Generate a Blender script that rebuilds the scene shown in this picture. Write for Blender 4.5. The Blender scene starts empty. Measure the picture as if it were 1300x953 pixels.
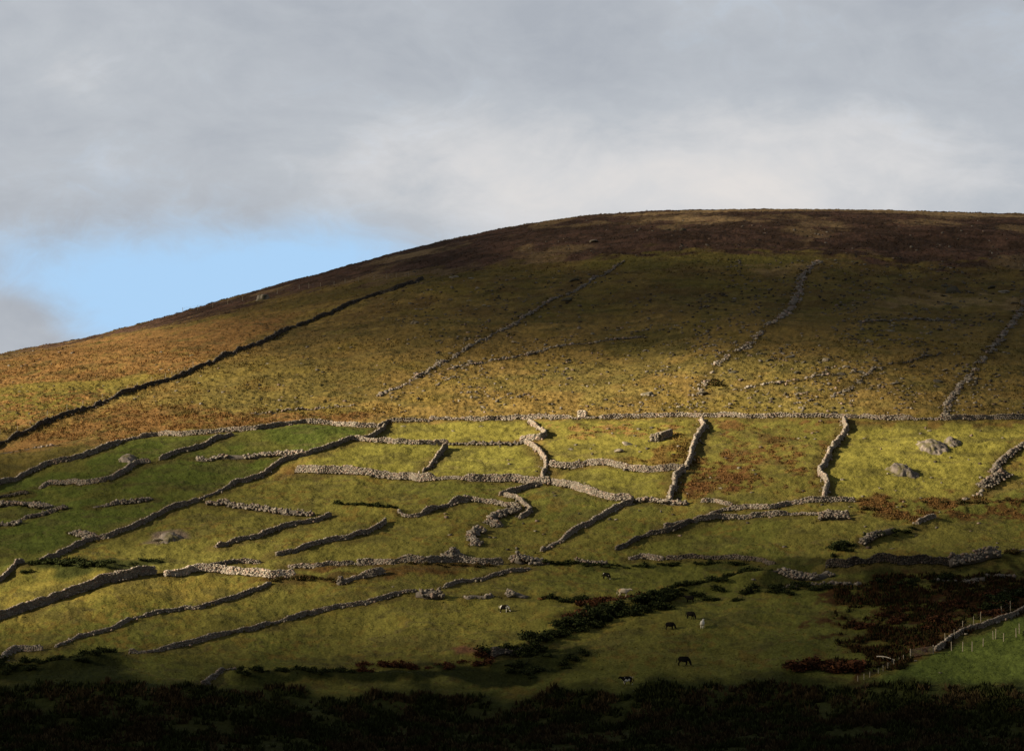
import bpy, math
import numpy as np
from mathutils import Vector
rng = np.random.default_rng(11)
C = bpy.context.scene.collection
sc = bpy.context.scene
R = math.radians

# ------------------------------------------------------------------ camera
HF = R(14.0)
K = 2*math.tan(HF/2)/1300.0            # tangent units per photo pixel
PITCH = math.atan(0.1081)
cam = bpy.data.cameras.new('camera'); cam.sensor_width = 36
cam.lens = 18/math.tan(HF/2); cam.clip_start = 1; cam.clip_end = 20000
co = bpy.data.objects.new('camera', cam); C.objects.link(co)
co.location = (0, 0, 0); co.rotation_euler = (math.pi/2+PITCH, 0, 0)
sc.camera = co
FW = np.array([0, math.cos(PITCH), math.sin(PITCH)]); UP = np.array([0, -math.sin(PITCH), math.cos(PITCH)])

def ray(px, py):
    """horizontal and vertical tangent (x/y, z/y) of the line of sight through a photo pixel"""
    a = (np.asarray(px, float)-650)*K; b = (476.5-np.asarray(py, float))*K
    dy = FW[1]+b*UP[1]; dz = FW[2]+b*UP[2]
    return a/dy, dz/dy
def topx(x, y, z):
    d = y*FW[1]+z*FW[2]; b = (y*UP[1]+z*UP[2])/d
    return 650+(x/d)/K, 476.5-b/K

# ------------------------------------------------------------------ noise
def _h(ix, iy, s):
    n = (ix.astype(np.int64)*374761393+iy.astype(np.int64)*668265263+s*1274126177) & 0xffffffff
    n = ((n ^ (n >> 13))*1274126177) & 0xffffffff
    n = (n ^ (n >> 16)) & 0xffffffff
    return n/4294967295.0
def vn(x, y, s=0):
    x = np.asarray(x, float); y = np.asarray(y, float)
    ix = np.floor(x); iy = np.floor(y); fx = x-ix; fy = y-iy
    fx = fx*fx*fx*(fx*(fx*6-15)+10); fy = fy*fy*fy*(fy*(fy*6-15)+10)
    a = _h(ix, iy, s); b = _h(ix+1, iy, s); c = _h(ix, iy+1, s); d = _h(ix+1, iy+1, s)
    return (a+(b-a)*fx)*(1-fy)+(c+(d-c)*fx)*fy
def fbm(x, y, o=4, s=0):
    v = 0; a = .5; t = 0
    for i in range(o):
        # rotate each octave so that the lattice does not show
        cx, sx = math.cos(i*1.1+.4), math.sin(i*1.1+.4)
        v = v+a*vn((x*cx-y*sx)*2**i, (x*sx+y*cx)*2**i, s+i*7); t += a; a *= .55
    return v/t
def sst(a, b, x):
    t = np.clip((x-a)/(b-a), 0, 1); return t*t*(3-2*t)

# ------------------------------------------------------------------ terrain height
ZK = np.array([[-3000, -30], [-500, -6], [0, -4], [400, -3], [600, 3], [690, 13], [740, 26], [800, 46.5], [860, 68.5], [925, 91.5],
               [1000, 114.5], [1100, 143], [1150, 157], [1250, 181], [1320, 195], [1400, 208], [1500, 220], [1700, 234], [2500, 240], [6000, 200]], float)
def pchip(X, Y):
    h = np.diff(X); d = np.diff(Y)/h; m = np.zeros(len(X)); m[0] = d[0]; m[-1] = d[-1]
    for i in range(1, len(X)-1):
        if d[i-1]*d[i] > 0:
            w1 = 2*h[i]+h[i-1]; w2 = h[i]+2*h[i-1]; m[i] = (w1+w2)/(w1/d[i-1]+w2/d[i])
    def f(x):
        x = np.clip(x, X[0], X[-1]); i = np.clip(np.searchsorted(X, x)-1, 0, len(X)-2)
        t = (x-X[i])/h[i]; a = Y[i]; b = Y[i+1]
        return (2*t**3-3*t**2+1)*a+(t**3-2*t**2+t)*h[i]*m[i]+(-2*t**3+3*t**2)*b+(t**3-t**2)*h[i]*m[i+1]
    return f
zc = pchip(ZK[:, 0], ZK[:, 1])
SKY = np.array([[-300, 520], [-120, 478], [0, 450], [50, 440], [100, 431], [150, 419], [200, 406], [250, 392], [300, 377], [350, 363], [400, 350], [450, 336], [500, 322], [550, 310], [600, 299],
                [650, 289], [700, 281], [750, 274.5], [800, 270.5], [850, 268], [900, 266.5], [960, 265.5], [1010, 265], [1100, 265.5], [1150, 267], [1200, 269], [1250, 271], [1300, 273], [1450, 281], [1700, 300]], float)
_ys = np.linspace(760, 1650, 500)
_w = sst(760, 1330, _ys); _z = zc(_ys)/_ys
us, vs = ray(SKY[:, 0], SKY[:, 1])
Ds = []
for v in vs:
    lo, hi = -.2, .7
    for _ in range(40):
        mid = (lo+hi)/2
        if np.max(_z*(1-mid*_w)) > v: lo = mid
        else: hi = mid
    Ds.append(mid)
_D = pchip(us, np.array(Ds))
def macro(x, y):
    fade = 1-.75*sst(1150, 1300, y)
    m = (fbm(x/70, y/95, 2, 3)-.5)*5.0*fade+(fbm(x/22+5, y/30, 2, 9)-.5)*2.0*fade
    return m*sst(500, 700, y)
def base(x, y):
    u = np.where(y > 50, x/np.maximum(y, 50), 0)
    return zc(y)*(1-_D(np.clip(u, us[0], us[-1]))*sst(760, 1330, y))
def hmid(x, y): return base(x, y)+macro(x, y)

_LU = np.linspace(-.16, .16, 420); _LV = np.linspace(.002, .16, 900); _LY = None
def _lut():
    """for each bearing, the distance at which a line of sight of each steepness meets the hill"""
    global _LY
    Y = np.arange(640, 1480, 1.0); X = _LU[:, None]*Y[None]; v = hmid(X, np.broadcast_to(Y, X.shape))/Y[None]
    v = np.maximum.accumulate(v, 1)+np.arange(len(Y))*1e-9
    _LY = np.stack([np.interp(_LV, v[k], Y, right=Y[int(np.argmax(hmid(_LU[k]*Y, Y)/Y))]) for k in range(len(_LU))])
def at(px, py):
    """photo pixels -> world points on the hillside"""
    if _LY is None: _lut()
    px = np.atleast_1d(np.asarray(px, float)); py = np.atleast_1d(np.asarray(py, float)); u, v = ray(px, py)
    a = np.clip((u-_LU[0])/(_LU[1]-_LU[0]), 0, len(_LU)-1.001); b = np.clip((v-_LV[0])/(_LV[1]-_LV[0]), 0, len(_LV)-1.001)
    i = a.astype(int); j = b.astype(int); a -= i; b -= j
    y = (_LY[i, j]*(1-a)+_LY[i+1, j]*a)*(1-b)+(_LY[i, j+1]*(1-a)+_LY[i+1, j+1]*a)*b
    return u*y, y
def P(pts, dy=0):
    a = np.array(pts, float); x, y = at(a[:, 0], a[:, 1]+dy); return np.stack([x, y], 1)

# low banks of earth that carry hedges and old walls
BANKS = [([(425, 646), (470, 648), (505, 651)], .9, 1.6), ([(690, 792), (730, 776), (780, 772), (830, 765), (875, 752), (940, 738), (975, 733)], 1.3, 2.6),
         ([(625, 834), (668, 822), (700, 806), (740, 790)], 1.0, 2.2), ([(1085, 690), (1130, 680), (1180, 665), (1225, 648), (1300, 640)], .9, 2.0),
         ([(985, 722), (1050, 722), (1120, 720), (1205, 718), (1275, 712), (1320, 703)], 1.0, 1.8), ([(0, 628), (35, 625)], .7, 1.2),
         ([(20, 722), (60, 724), (130, 724)], 1.0, 3), ([(-20, 850), (60, 848), (140, 838)], 1.2, 3), ([(300, 858), (420, 860), (520, 858)], 1.0, 2.5),
         ([(650, 846), (700, 838), (745, 836)], .8, 3), ([(800, 690), (850, 675), (905, 660)], .7, 1.4), ([(950, 600), (1000, 606)], .3, 2)]
BW = [(P(p), h, w) for p, h, w in BANKS]
def polydist(x, y, pl):
    d = np.full(np.shape(x), 1e9)
    for a, b in zip(pl[:-1], pl[1:]):
        ab = b-a; L = ab@ab+1e-9
        t = np.clip(((x-a[0])*ab[0]+(y-a[1])*ab[1])/L, 0, 1)
        d = np.minimum(d, np.hypot(x-a[0]-t*ab[0], y-a[1]-t*ab[1]))
    return d
def banks(x, y):
    z = np.zeros(np.shape(x))
    for pl, h, w in BW:
        lo = pl.min(0)-4*w; hi = pl.max(0)+4*w
        m = (x > lo[0]) & (x < hi[0]) & (y > lo[1]) & (y < hi[1])
        if m.any(): z[m] += h*np.exp(-(polydist(x[m], y[m], pl)/w)**2)
    return z
def fine(x, y):
    k = sst(560, 680, y)
    return ((fbm(x/7, y/8, 2, 21)-.5)*.7+(fbm(x/1.7, y/1.9, 2, 31)-.5)*(.38+.22*sst(915, 935, y))+(vn(x/.6, y/.7, 41)-.5)*(.15+.13*sst(915, 935, y)))*k
def H(x, y):
    x = np.atleast_1d(np.asarray(x, float)); y = np.atleast_1d(np.asarray(y, float))
    return hmid(x, y)+fine(x, y)+banks(x, y)

# ------------------------------------------------------------------ mesh helpers
def tag(o, label=None, cat=None, group=None, kind=None):
    for k, v in (('label', label), ('category', cat), ('group', group), ('kind', kind)):
        if v: o[k] = v
    return o
def mk(name, V, F, mat, col=None, parent=None, loc=None, smooth=False):
    V = np.asarray(V, np.float32).reshape(-1, 3); F = np.asarray(F, np.int32)
    if loc is not None: V = V-np.asarray(loc, np.float32)
    me = bpy.data.meshes.new(name); me.vertices.add(len(V)); me.vertices.foreach_set('co', V.ravel())
    k = F.shape[1]; me.loops.add(F.size); me.loops.foreach_set('vertex_index', F.ravel())
    me.polygons.add(len(F)); me.polygons.foreach_set('loop_start', np.arange(0, F.size, k, dtype=np.int32))
    if smooth: me.polygons.foreach_set('use_smooth', np.ones(len(F), bool))
    me.update(calc_edges=True)
    if col is not None:
        a = me.color_attributes.new('Col', 'FLOAT_COLOR', 'POINT')
        c = np.ones((len(V), 4), np.float32); c[:, :3] = col; a.data.foreach_set('color', c.ravel())
    me.materials.append(mat)
    o = bpy.data.objects.new(name, me); C.objects.link(o)
    if parent: o.parent = parent
    if loc is not None: o.location = [float(q) for q in loc]
    return o
CUBE = np.array([[-1, -1, -1], [1, -1, -1], [1, 1, -1], [-1, 1, -1], [-1, -1, 1], [1, -1, 1], [1, 1, 1], [-1, 1, 1]], float)
CF = np.array([[0, 3, 2, 1], [4, 5, 6, 7], [0, 1, 5, 4], [1, 2, 6, 5], [2, 3, 7, 6], [3, 0, 4, 7]])
def boxes(c, T, Nn, half, jit, r):
    """many squared stones: centres c, along T, across Nn, half sizes, corners jittered"""
    n = len(c); U = np.cross(T, Nn)
    q = CUBE[None]*(1+(r.random((n, 8, 3))-.5)*2*jit)*half[:, None, :]
    V = c[:, None]+q[..., 0:1]*T[:, None]+q[..., 1:2]*Nn[:, None]+q[..., 2:3]*U[:, None]
    F = (CF[None]+np.arange(n)[:, None, None]*8).reshape(-1, 4)
    return V.reshape(-1, 3), F
def join(parts):
    V, F, Cc, o = [], [], [], 0
    for v, f, c in parts:
        V.append(v); F.append(f+o); Cc.append(c); o += len(v)
    return np.concatenate(V), np.concatenate(F), np.concatenate(Cc)

# ------------------------------------------------------------------ materials
def mat(name, rough=1.0, spec=.1, attr=True, base=(.2, .2, .2), nscale=0, namp=.3, bump=0, n2=0, n2amp=.2):
    m = bpy.data.materials.new(name); m.use_nodes = True; nt = m.node_tree; b = nt.nodes['Principled BSDF']
    b.inputs['Roughness'].default_value = rough; b.inputs['Specular IOR Level'].default_value = spec
    L = nt.links; N = nt.nodes
    if attr:
        a = N.new('ShaderNodeAttribute'); a.attribute_name = 'Col'; src = a.outputs['Color']
    else:
        a = N.new('ShaderNodeRGB'); a.outputs[0].default_value = (*base, 1); src = a.outputs[0]
    if nscale:
        g = N.new('ShaderNodeNewGeometry')
        for s_, amp in ((nscale, namp), (n2, n2amp)):
            if not s_: continue
            n = N.new('ShaderNodeTexNoise'); n.inputs['Scale'].default_value = s_; n.inputs['Detail'].default_value = 3
            L.new(g.outputs['Position'], n.inputs['Vector'])
            mr = N.new('ShaderNodeMapRange'); mr.inputs['From Min'].default_value = .3; mr.inputs['From Max'].default_value = .7
            mr.inputs['To Min'].default_value = 1-amp; mr.inputs['To Max'].default_value = 1+amp
            L.new(n.outputs['Fac'], mr.inputs['Value'])
            mx = N.new('ShaderNodeVectorMath'); mx.operation = 'SCALE'
            L.new(src, mx.inputs[0]); L.new(mr.outputs[0], mx.inputs['Scale']); src = mx.outputs[0]
            if bump and s_ == nscale:
                bp = N.new('ShaderNodeBump'); bp.inputs['Strength'].default_value = 1; bp.inputs['Distance'].default_value = bump
                L.new(n.outputs['Fac'], bp.inputs['Height']); L.new(bp.outputs[0], b.inputs['Normal'])
    L.new(src, b.inputs['Base Color'])
    return m
M_ground = mat('moor_and_pasture', nscale=2.4, namp=.26, bump=.18, n2=.22, n2amp=.12, spec=.03)
M_stone = mat('dry_stone', nscale=5, namp=.28, bump=.05, spec=.15, rough=.95)
M_leaf = mat('leaves', spec=.08)
M_wood = mat('weathered_wood', attr=False, base=(.33, .29, .22), nscale=8, namp=.3)
M_wire = mat('rusty_wire', attr=False, base=(.10, .08, .06), spec=.4, rough=.6)
M_rust = mat('rusty_gate_metal', attr=False, base=(.36, .24, .19), nscale=6, namp=.3, spec=.3, rough=.7)
M_pale = mat('bleached_timber', attr=False, base=(.55, .50, .42), nscale=5, namp=.2)

# ------------------------------------------------------------------ ground colours
G_MOOR = np.array([.215, .148, .046]); G_MOORG = np.array([.165, .130, .038])
G_HEATH = np.array([.058, .036, .024]); G_HEATH2 = np.array([.090, .052, .036]); G_TAN = np.array([.33, .225, .11])
G_BRACK = np.array([.245, .135, .050]); G_BRACK2 = np.array([.125, .062, .023]); G_RED = np.array([.095, .038, .019])
G_GREEN = np.array([.080, .100, .020]); G_YEL = np.array([.200, .182, .038]); G_OLIVE = np.array([.122, .117, .028]); G_GOLD = np.array([.200, .155, .035])
G_DARKV = np.array([.020, .024, .007]); G_CLEAN = np.array([.078, .102, .022])
def lerp(a, b, t): return a+(b-a)*np.asarray(t)[..., None]
def pip(x, y, poly):
    ins = np.zeros(np.shape(x), bool); n = len(poly)
    for i in range(n):
        x1, y1 = poly[i]; x2, y2 = poly[(i+1) % n]
        c = ((y1 > y) != (y2 > y)) & (x < (x2-x1)*(y-y1)/((y2-y1) if y2 != y1 else 1e-9)+x1)
        ins ^= c
    return ins
def mask(x, y, px, soft=2.0, wob=2.0, dens=1):
    """soft-edged region given by photo pixels, turned into a world polygon"""
    a = []
    for p, q in zip(px, px[1:]+px[:1]):
        n = max(1, int(math.hypot(q[0]-p[0], q[1]-p[1])/30))
        for i in range(n): a.append((p[0]+(q[0]-p[0])*i/n, p[1]+(q[1]-p[1])*i/n))
    w = P(a); lo = w.min(0)-soft-wob-2; hi = w.max(0)+soft+wob+2
    out = np.zeros(np.shape(x)); m = (x > lo[0]) & (x < hi[0]) & (y > lo[1]) & (y < hi[1])
    if not m.any(): return out
    xm = x[m]+(fbm(x[m]/6, y[m]/6, 3, 77)-.5)*2*wob*2; ym = y[m]+(fbm(x[m]/6+40, y[m]/6, 3, 78)-.5)*2*wob*3
    ins = pip(xm, ym, w); d = polydist(xm, ym, np.vstack([w, w[:1]]))
    s = np.where(ins, d, -d); out[m] = sst(-soft, soft, s)
    return out
HEATH = [(-100, 470), (0, 455), (60, 444), (130, 428), (230, 411), (300, 396), (330, 381), (400, 366), (480, 354), (540, 350), (600, 341), (650, 336), (700, 331), (740, 327), (820, 322), (900, 320), (1000, 322), (1050, 322),
         (1100, 330), (1160, 336), (1200, 336), (1300, 342), (1450, 346), (1450, 200), (-100, 200)]
WL = []; WLS = []
def near_wall(x, y):
    d = np.full(np.shape(x), 9.)
    for pl in WL:
        lo = pl.min(0)-4; hi = pl.max(0)+4; m = (x > lo[0]) & (x < hi[0]) & (y > lo[1]) & (y < hi[1])
        if m.any(): d[m] = np.minimum(d[m], polydist(x[m], y[m], pl))
    return d
def ground_color(x, y):
    sh = np.shape(x)
    big = fbm(x/30, y/40, 3, 51); md = fbm(x/6, y/8, 3, 52); sm = fbm(x/1.3, y/1.6, 2, 53)
    c = lerp(np.broadcast_to(G_MOOR, sh+(3,)), G_MOORG, sst(.4, .62, .6*big+.4*md))
    # drier brown swards higher up the moor
    c = lerp(c, np.array([.120, .078, .030]), .85*sst(950, 1110, y)*sst(.3, .6, md))
    c = lerp(c, G_GOLD*.8, .5*sst(.55, .75, fbm(x/14, y/22, 3, 59)))
    def put(px, colr, amt=1, soft=2., wob=2., mot=None):
        nonlocal c
        m = mask(x, y, px, soft, wob)*amt
        if mot is not None: m = m*mot
        c = lerp(c, colr, m)
    # left moor: bracken
    put([(-60, 470), (120, 430), (230, 416), (335, 392), (380, 402), (325, 432), (240, 470), (190, 486), (0, 500), (-60, 505)], G_BRACK*.85, .85, 6, 3, sst(.30, .56, .5*md+.5*sm+.1))
    put([(-60, 495), (120, 482), (215, 476), (110, 515), (-60, 545)], G_YEL*.85, .7, 6, 4)
    put([(-60, 505), (130, 492), (150, 500), (0, 560), (-60, 590)], G_BRACK, .9, 4, 3, sst(.45, .6, .4*md+.6*sm))
    put([(15, 560), (110, 522), (170, 512), (300, 519), (360, 523), (440, 525), (500, 531), (440, 538), (330, 540), (180, 549), (100, 572), (40, 592), (-60, 620), (-60, 590)], G_BRACK*.72, .92, 3, 2, sst(.25, .5, .5*md+.5*sm))
    put([(-60, 575), (60, 570), (130, 562), (90, 582), (0, 612), (-60, 630)], G_OLIVE*.7, .75, 3, 2)
    # fields below the head wall
    put([(-60, 640), (0, 612), (90, 583), (175, 555), (300, 549), (385, 539), (488, 545), (445, 560), (345, 595), (300, 615), (185, 664), (100, 695), (0, 740), (-60, 760)], G_GREEN, 1, 2, .8)
    put([(-60, 640), (0, 612), (175, 555), (300, 549), (488, 545), (345, 595), (185, 664), (0, 740), (-60, 760)], G_OLIVE*.8, .8, 2, .8, sst(.46, .66, .5*md+.5*fbm(x/16, y/20, 2, 63)))
    put([(60, 585), (175, 553), (300, 547), (280, 560), (200, 586), (140, 604), (60, 610)], G_OLIVE*.85, .35, 4, 3, sst(.4, .6, md))
    put([(120, 604), (290, 596), (330, 600), (240, 625), (120, 625)], G_OLIVE*.6, .6, 5, 3, sst(.4, .6, md))
    put([(500, 538), (668, 533), (690, 556), (570, 562), (450, 556)], G_YEL, .95, 1.5, .6)
    put([(370, 594), (450, 560), (565, 563), (670, 563), (690, 604), (540, 604)], lerp(G_YEL, G_GREEN, .18), .95, 1.5, .6)
    put([(672, 534), (890, 531), (870, 592), (700, 589), (690, 560)], G_YEL*.95, .9, 1.5, .6)
    put([(700, 592), (866, 597), (850, 632), (805, 632), (720, 613)], lerp(G_YEL, G_GREEN, .25), .9, 1.5, .6)
    put([(893, 532), (1073, 532), (1040, 600), (1048, 630), (853, 634), (872, 592)], lerp(G_OLIVE, G_YEL, .5), .9, 1.5, .6)
    put([(1076, 532), (1420, 532), (1420, 600), (1262, 612), (1235, 630), (1050, 632), (1044, 600)], G_YEL, .95, 1.5, .6)
    low = [(-60, 760), (0, 735), (100, 688), (300, 612), (375, 594), (545, 606), (700, 610), (800, 632), (1050, 632), (1240, 630), (1420, 600), (1420, 900), (-60, 900)]
    put(low, lerp(G_OLIVE, G_YEL, .25), .95, 2, 1)
    put(low, G_GREEN*1.1, .35, 2, 1, sst(.45, .6, big))
    put(low, np.array([.12, .082, .020]), .75, 2, 1, sst(.53, .70, .5*md+.5*sm))
    put([(-60, 745), (40, 733), (200, 733), (380, 736), (260, 760), (100, 775), (-60, 800)], G_GOLD, .6, 5, 3)
    put([(200, 760), (400, 745), (640, 740), (1000, 760), (1060, 800), (600, 800), (200, 820)], G_YEL*.9, .35, 6, 4, sst(.4, .6, md))
    # bracken inside the fields
    mo = sst(.50, .60, .55*md+.45*sm)
    put([(893, 532), (1073, 532), (1040, 600), (1048, 632), (853, 634), (872, 592)], lerp(G_BRACK2, G_RED, .4), .82, 3, 1, sst(.44, .66, .6*md+.4*sm))
    put([(840, 597), (900, 592), (960, 600), (1000, 625), (900, 634), (835, 628)], lerp(G_BRACK2, G_RED, .5), .72, 3, 2, sst(.36, .6, .6*md+.4*sm))
    put([(690, 536), (880, 534), (870, 560), (700, 552)], G_BRACK, .8, 3, 2, mo)
    put([(780, 575), (880, 560), (872, 592), (780, 588)], G_BRACK2, .7, 3, 2, sst(.42, .55, md))
    put([(1040, 534), (1420, 534), (1420, 543), (1045, 542)], G_BRACK2, .7, 2, 1, sst(.4, .5, md))
    put([(1240, 628), (1262, 590), (1300, 545), (1420, 540), (1420, 580), (1290, 600)], G_BRACK2, .6, 3, 2, mo)
    put([(1085, 634), (1230, 628), (1300, 634), (1420, 640), (1420, 664), (1290, 660), (1190, 662), (1090, 650)], G_BRACK2*.75, .85, 2, 2, sst(.36, .5, .5*md+.5*sm))
    put([(375, 590), (420, 594), (440, 602), (340, 606)], G_BRACK2, .7, 2, 2)
    put([(370, 716), (640, 712), (640, 724), (500, 732), (380, 738), (330, 735)], G_BRACK2*.7, .8, 2, 2, sst(.38, .52, md))
    # sheep and cattle tracks, rushy hollows
    tr = np.abs(fbm(x/26, y/9, 3, 71)-.5); c = lerp(c, np.array([.095, .075, .035]), sst(.012, .003, tr)*.55*sst(1150, 1050, y))
    ru = sst(.60, .70, fbm(x/7, y/5, 3, 72)); c = lerp(c, np.array([.075, .068, .024]), ru*.5)
    # heather hilltop
    hh = mask(x, y, HEATH, 9, 9)
    c = lerp(c, lerp(np.broadcast_to(G_HEATH, sh+(3,)), G_HEATH2, sst(.4, .65, md)), hh)
    c = lerp(c, G_TAN*.6, hh*.7*sst(.60, .72, fbm(x/18, y/45, 3, 61)))
    c = lerp(c, G_MOORG*.55, mask(x, y, [(300, 398), (480, 356), (560, 349), (700, 333), (700, 340), (480, 372), (300, 410)], 10, 6)*.6)
    put([(740, 328), (1000, 322), (1045, 327), (1000, 338), (760, 340)], lerp(G_OLIVE, G_MOORG, .4)*.9, .7, 8, 5)
    for b in ([(780, 272.5), (900, 267.5), (1010, 266), (1100, 266.5), (1300, 274), (1300, 276), (1100, 268.5), (1010, 268), (900, 269.5), (780, 275)], [(830, 275), (890, 273), (893, 279), (835, 280)], [(885, 279), (905, 275), (940, 276), (952, 282), (900, 283)], [(1110, 268), (1150, 267), (1155, 271), (1112, 271)],
              [(1175, 271), (1240, 272), (1240, 276), (1185, 277)], [(1150, 281), (1190, 280), (1200, 283), (1160, 285)], [(1020, 284), (1050, 283), (1050, 287), (1025, 288)], [(985, 266), (1030, 265), (1030, 268), (985, 268)],
              [(480, 330), (560, 313), (565, 318), (490, 333)], [(1240, 271), (1420, 279), (1420, 284), (1250, 275)], [(1120, 384), (1200, 375), (1300, 383), (1300, 388), (1200, 380), (1120, 390)], [(975, 341), (1020, 338), (1020, 343), (975, 345)]):
        put(b, G_TAN, .8, 9, 5)
    # dark scrubby ground along the foot
    mo = sst(.3, .5, md)
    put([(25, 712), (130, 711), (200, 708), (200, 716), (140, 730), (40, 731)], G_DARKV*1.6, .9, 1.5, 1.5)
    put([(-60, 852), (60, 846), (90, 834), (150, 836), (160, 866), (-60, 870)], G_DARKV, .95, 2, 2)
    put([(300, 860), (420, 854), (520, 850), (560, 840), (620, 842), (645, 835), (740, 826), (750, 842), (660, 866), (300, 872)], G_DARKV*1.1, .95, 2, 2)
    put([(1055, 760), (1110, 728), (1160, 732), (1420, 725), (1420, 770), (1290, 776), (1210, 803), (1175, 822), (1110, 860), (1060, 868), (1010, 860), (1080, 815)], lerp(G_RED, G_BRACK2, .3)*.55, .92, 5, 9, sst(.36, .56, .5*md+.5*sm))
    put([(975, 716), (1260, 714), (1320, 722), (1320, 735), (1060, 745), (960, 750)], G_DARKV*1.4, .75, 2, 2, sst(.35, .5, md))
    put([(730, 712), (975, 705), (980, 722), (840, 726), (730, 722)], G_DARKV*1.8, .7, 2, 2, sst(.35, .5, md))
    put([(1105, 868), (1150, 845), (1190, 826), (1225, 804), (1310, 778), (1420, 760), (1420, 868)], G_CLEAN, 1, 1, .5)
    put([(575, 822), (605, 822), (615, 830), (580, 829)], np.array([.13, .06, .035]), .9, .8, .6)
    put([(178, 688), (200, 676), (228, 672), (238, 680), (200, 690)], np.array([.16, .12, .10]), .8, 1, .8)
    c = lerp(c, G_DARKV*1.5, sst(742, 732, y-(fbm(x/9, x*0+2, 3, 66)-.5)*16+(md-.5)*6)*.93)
    nw = near_wall(x, y); c = lerp(c, np.array([.085, .062, .022]), sst(3.2, .6, nw+(md-.5)*5)*.62*sst(1200, 1000, y))   # ungrazed verge along the walls
    tiny = vn(x/.45, y/.6, 54)
    st = fbm(x/3.2, y/2.2, 3, 57)
    c = c*(0.72+.32*sm+.24*tiny)[..., None]*(0.86+.28*md)[..., None]*(0.91+.18*sst(.3, .7, st))[..., None]
    return np.clip(c, .002, 1)

# ------------------------------------------------------------------ the ground sheet
def build_ground():
    uf = np.linspace(-.1365, .1365, 1150)
    uc = np.concatenate([-np.geomspace(6, .145, 26), uf, np.geomspace(.145, 6, 26)])
    y = [640.]
    while y[-1] < 1500:
        q = y[-1]; y.append(q+(.62 if q < 960 else .62+(q-960)*.0026))
    yf = np.array(y); yb = np.concatenate([np.linspace(-600, 560, 24), [600, 625]]); ya = np.geomspace(1540, 6000, 16)
    Y = np.concatenate([yb, yf, ya])
    wid = np.maximum(Y, 640.)
    X = uc[None]*wid[:, None]; YY = np.broadcast_to(Y[:, None], X.shape).copy()
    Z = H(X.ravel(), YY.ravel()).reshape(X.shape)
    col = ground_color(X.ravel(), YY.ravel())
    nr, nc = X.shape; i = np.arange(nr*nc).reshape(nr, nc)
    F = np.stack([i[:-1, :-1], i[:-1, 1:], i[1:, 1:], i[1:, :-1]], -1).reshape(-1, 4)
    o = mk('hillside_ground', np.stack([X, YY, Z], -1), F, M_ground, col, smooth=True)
    return tag(o, 'moorland hill with green walled fields below a heather top', None, None, 'structure')
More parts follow.
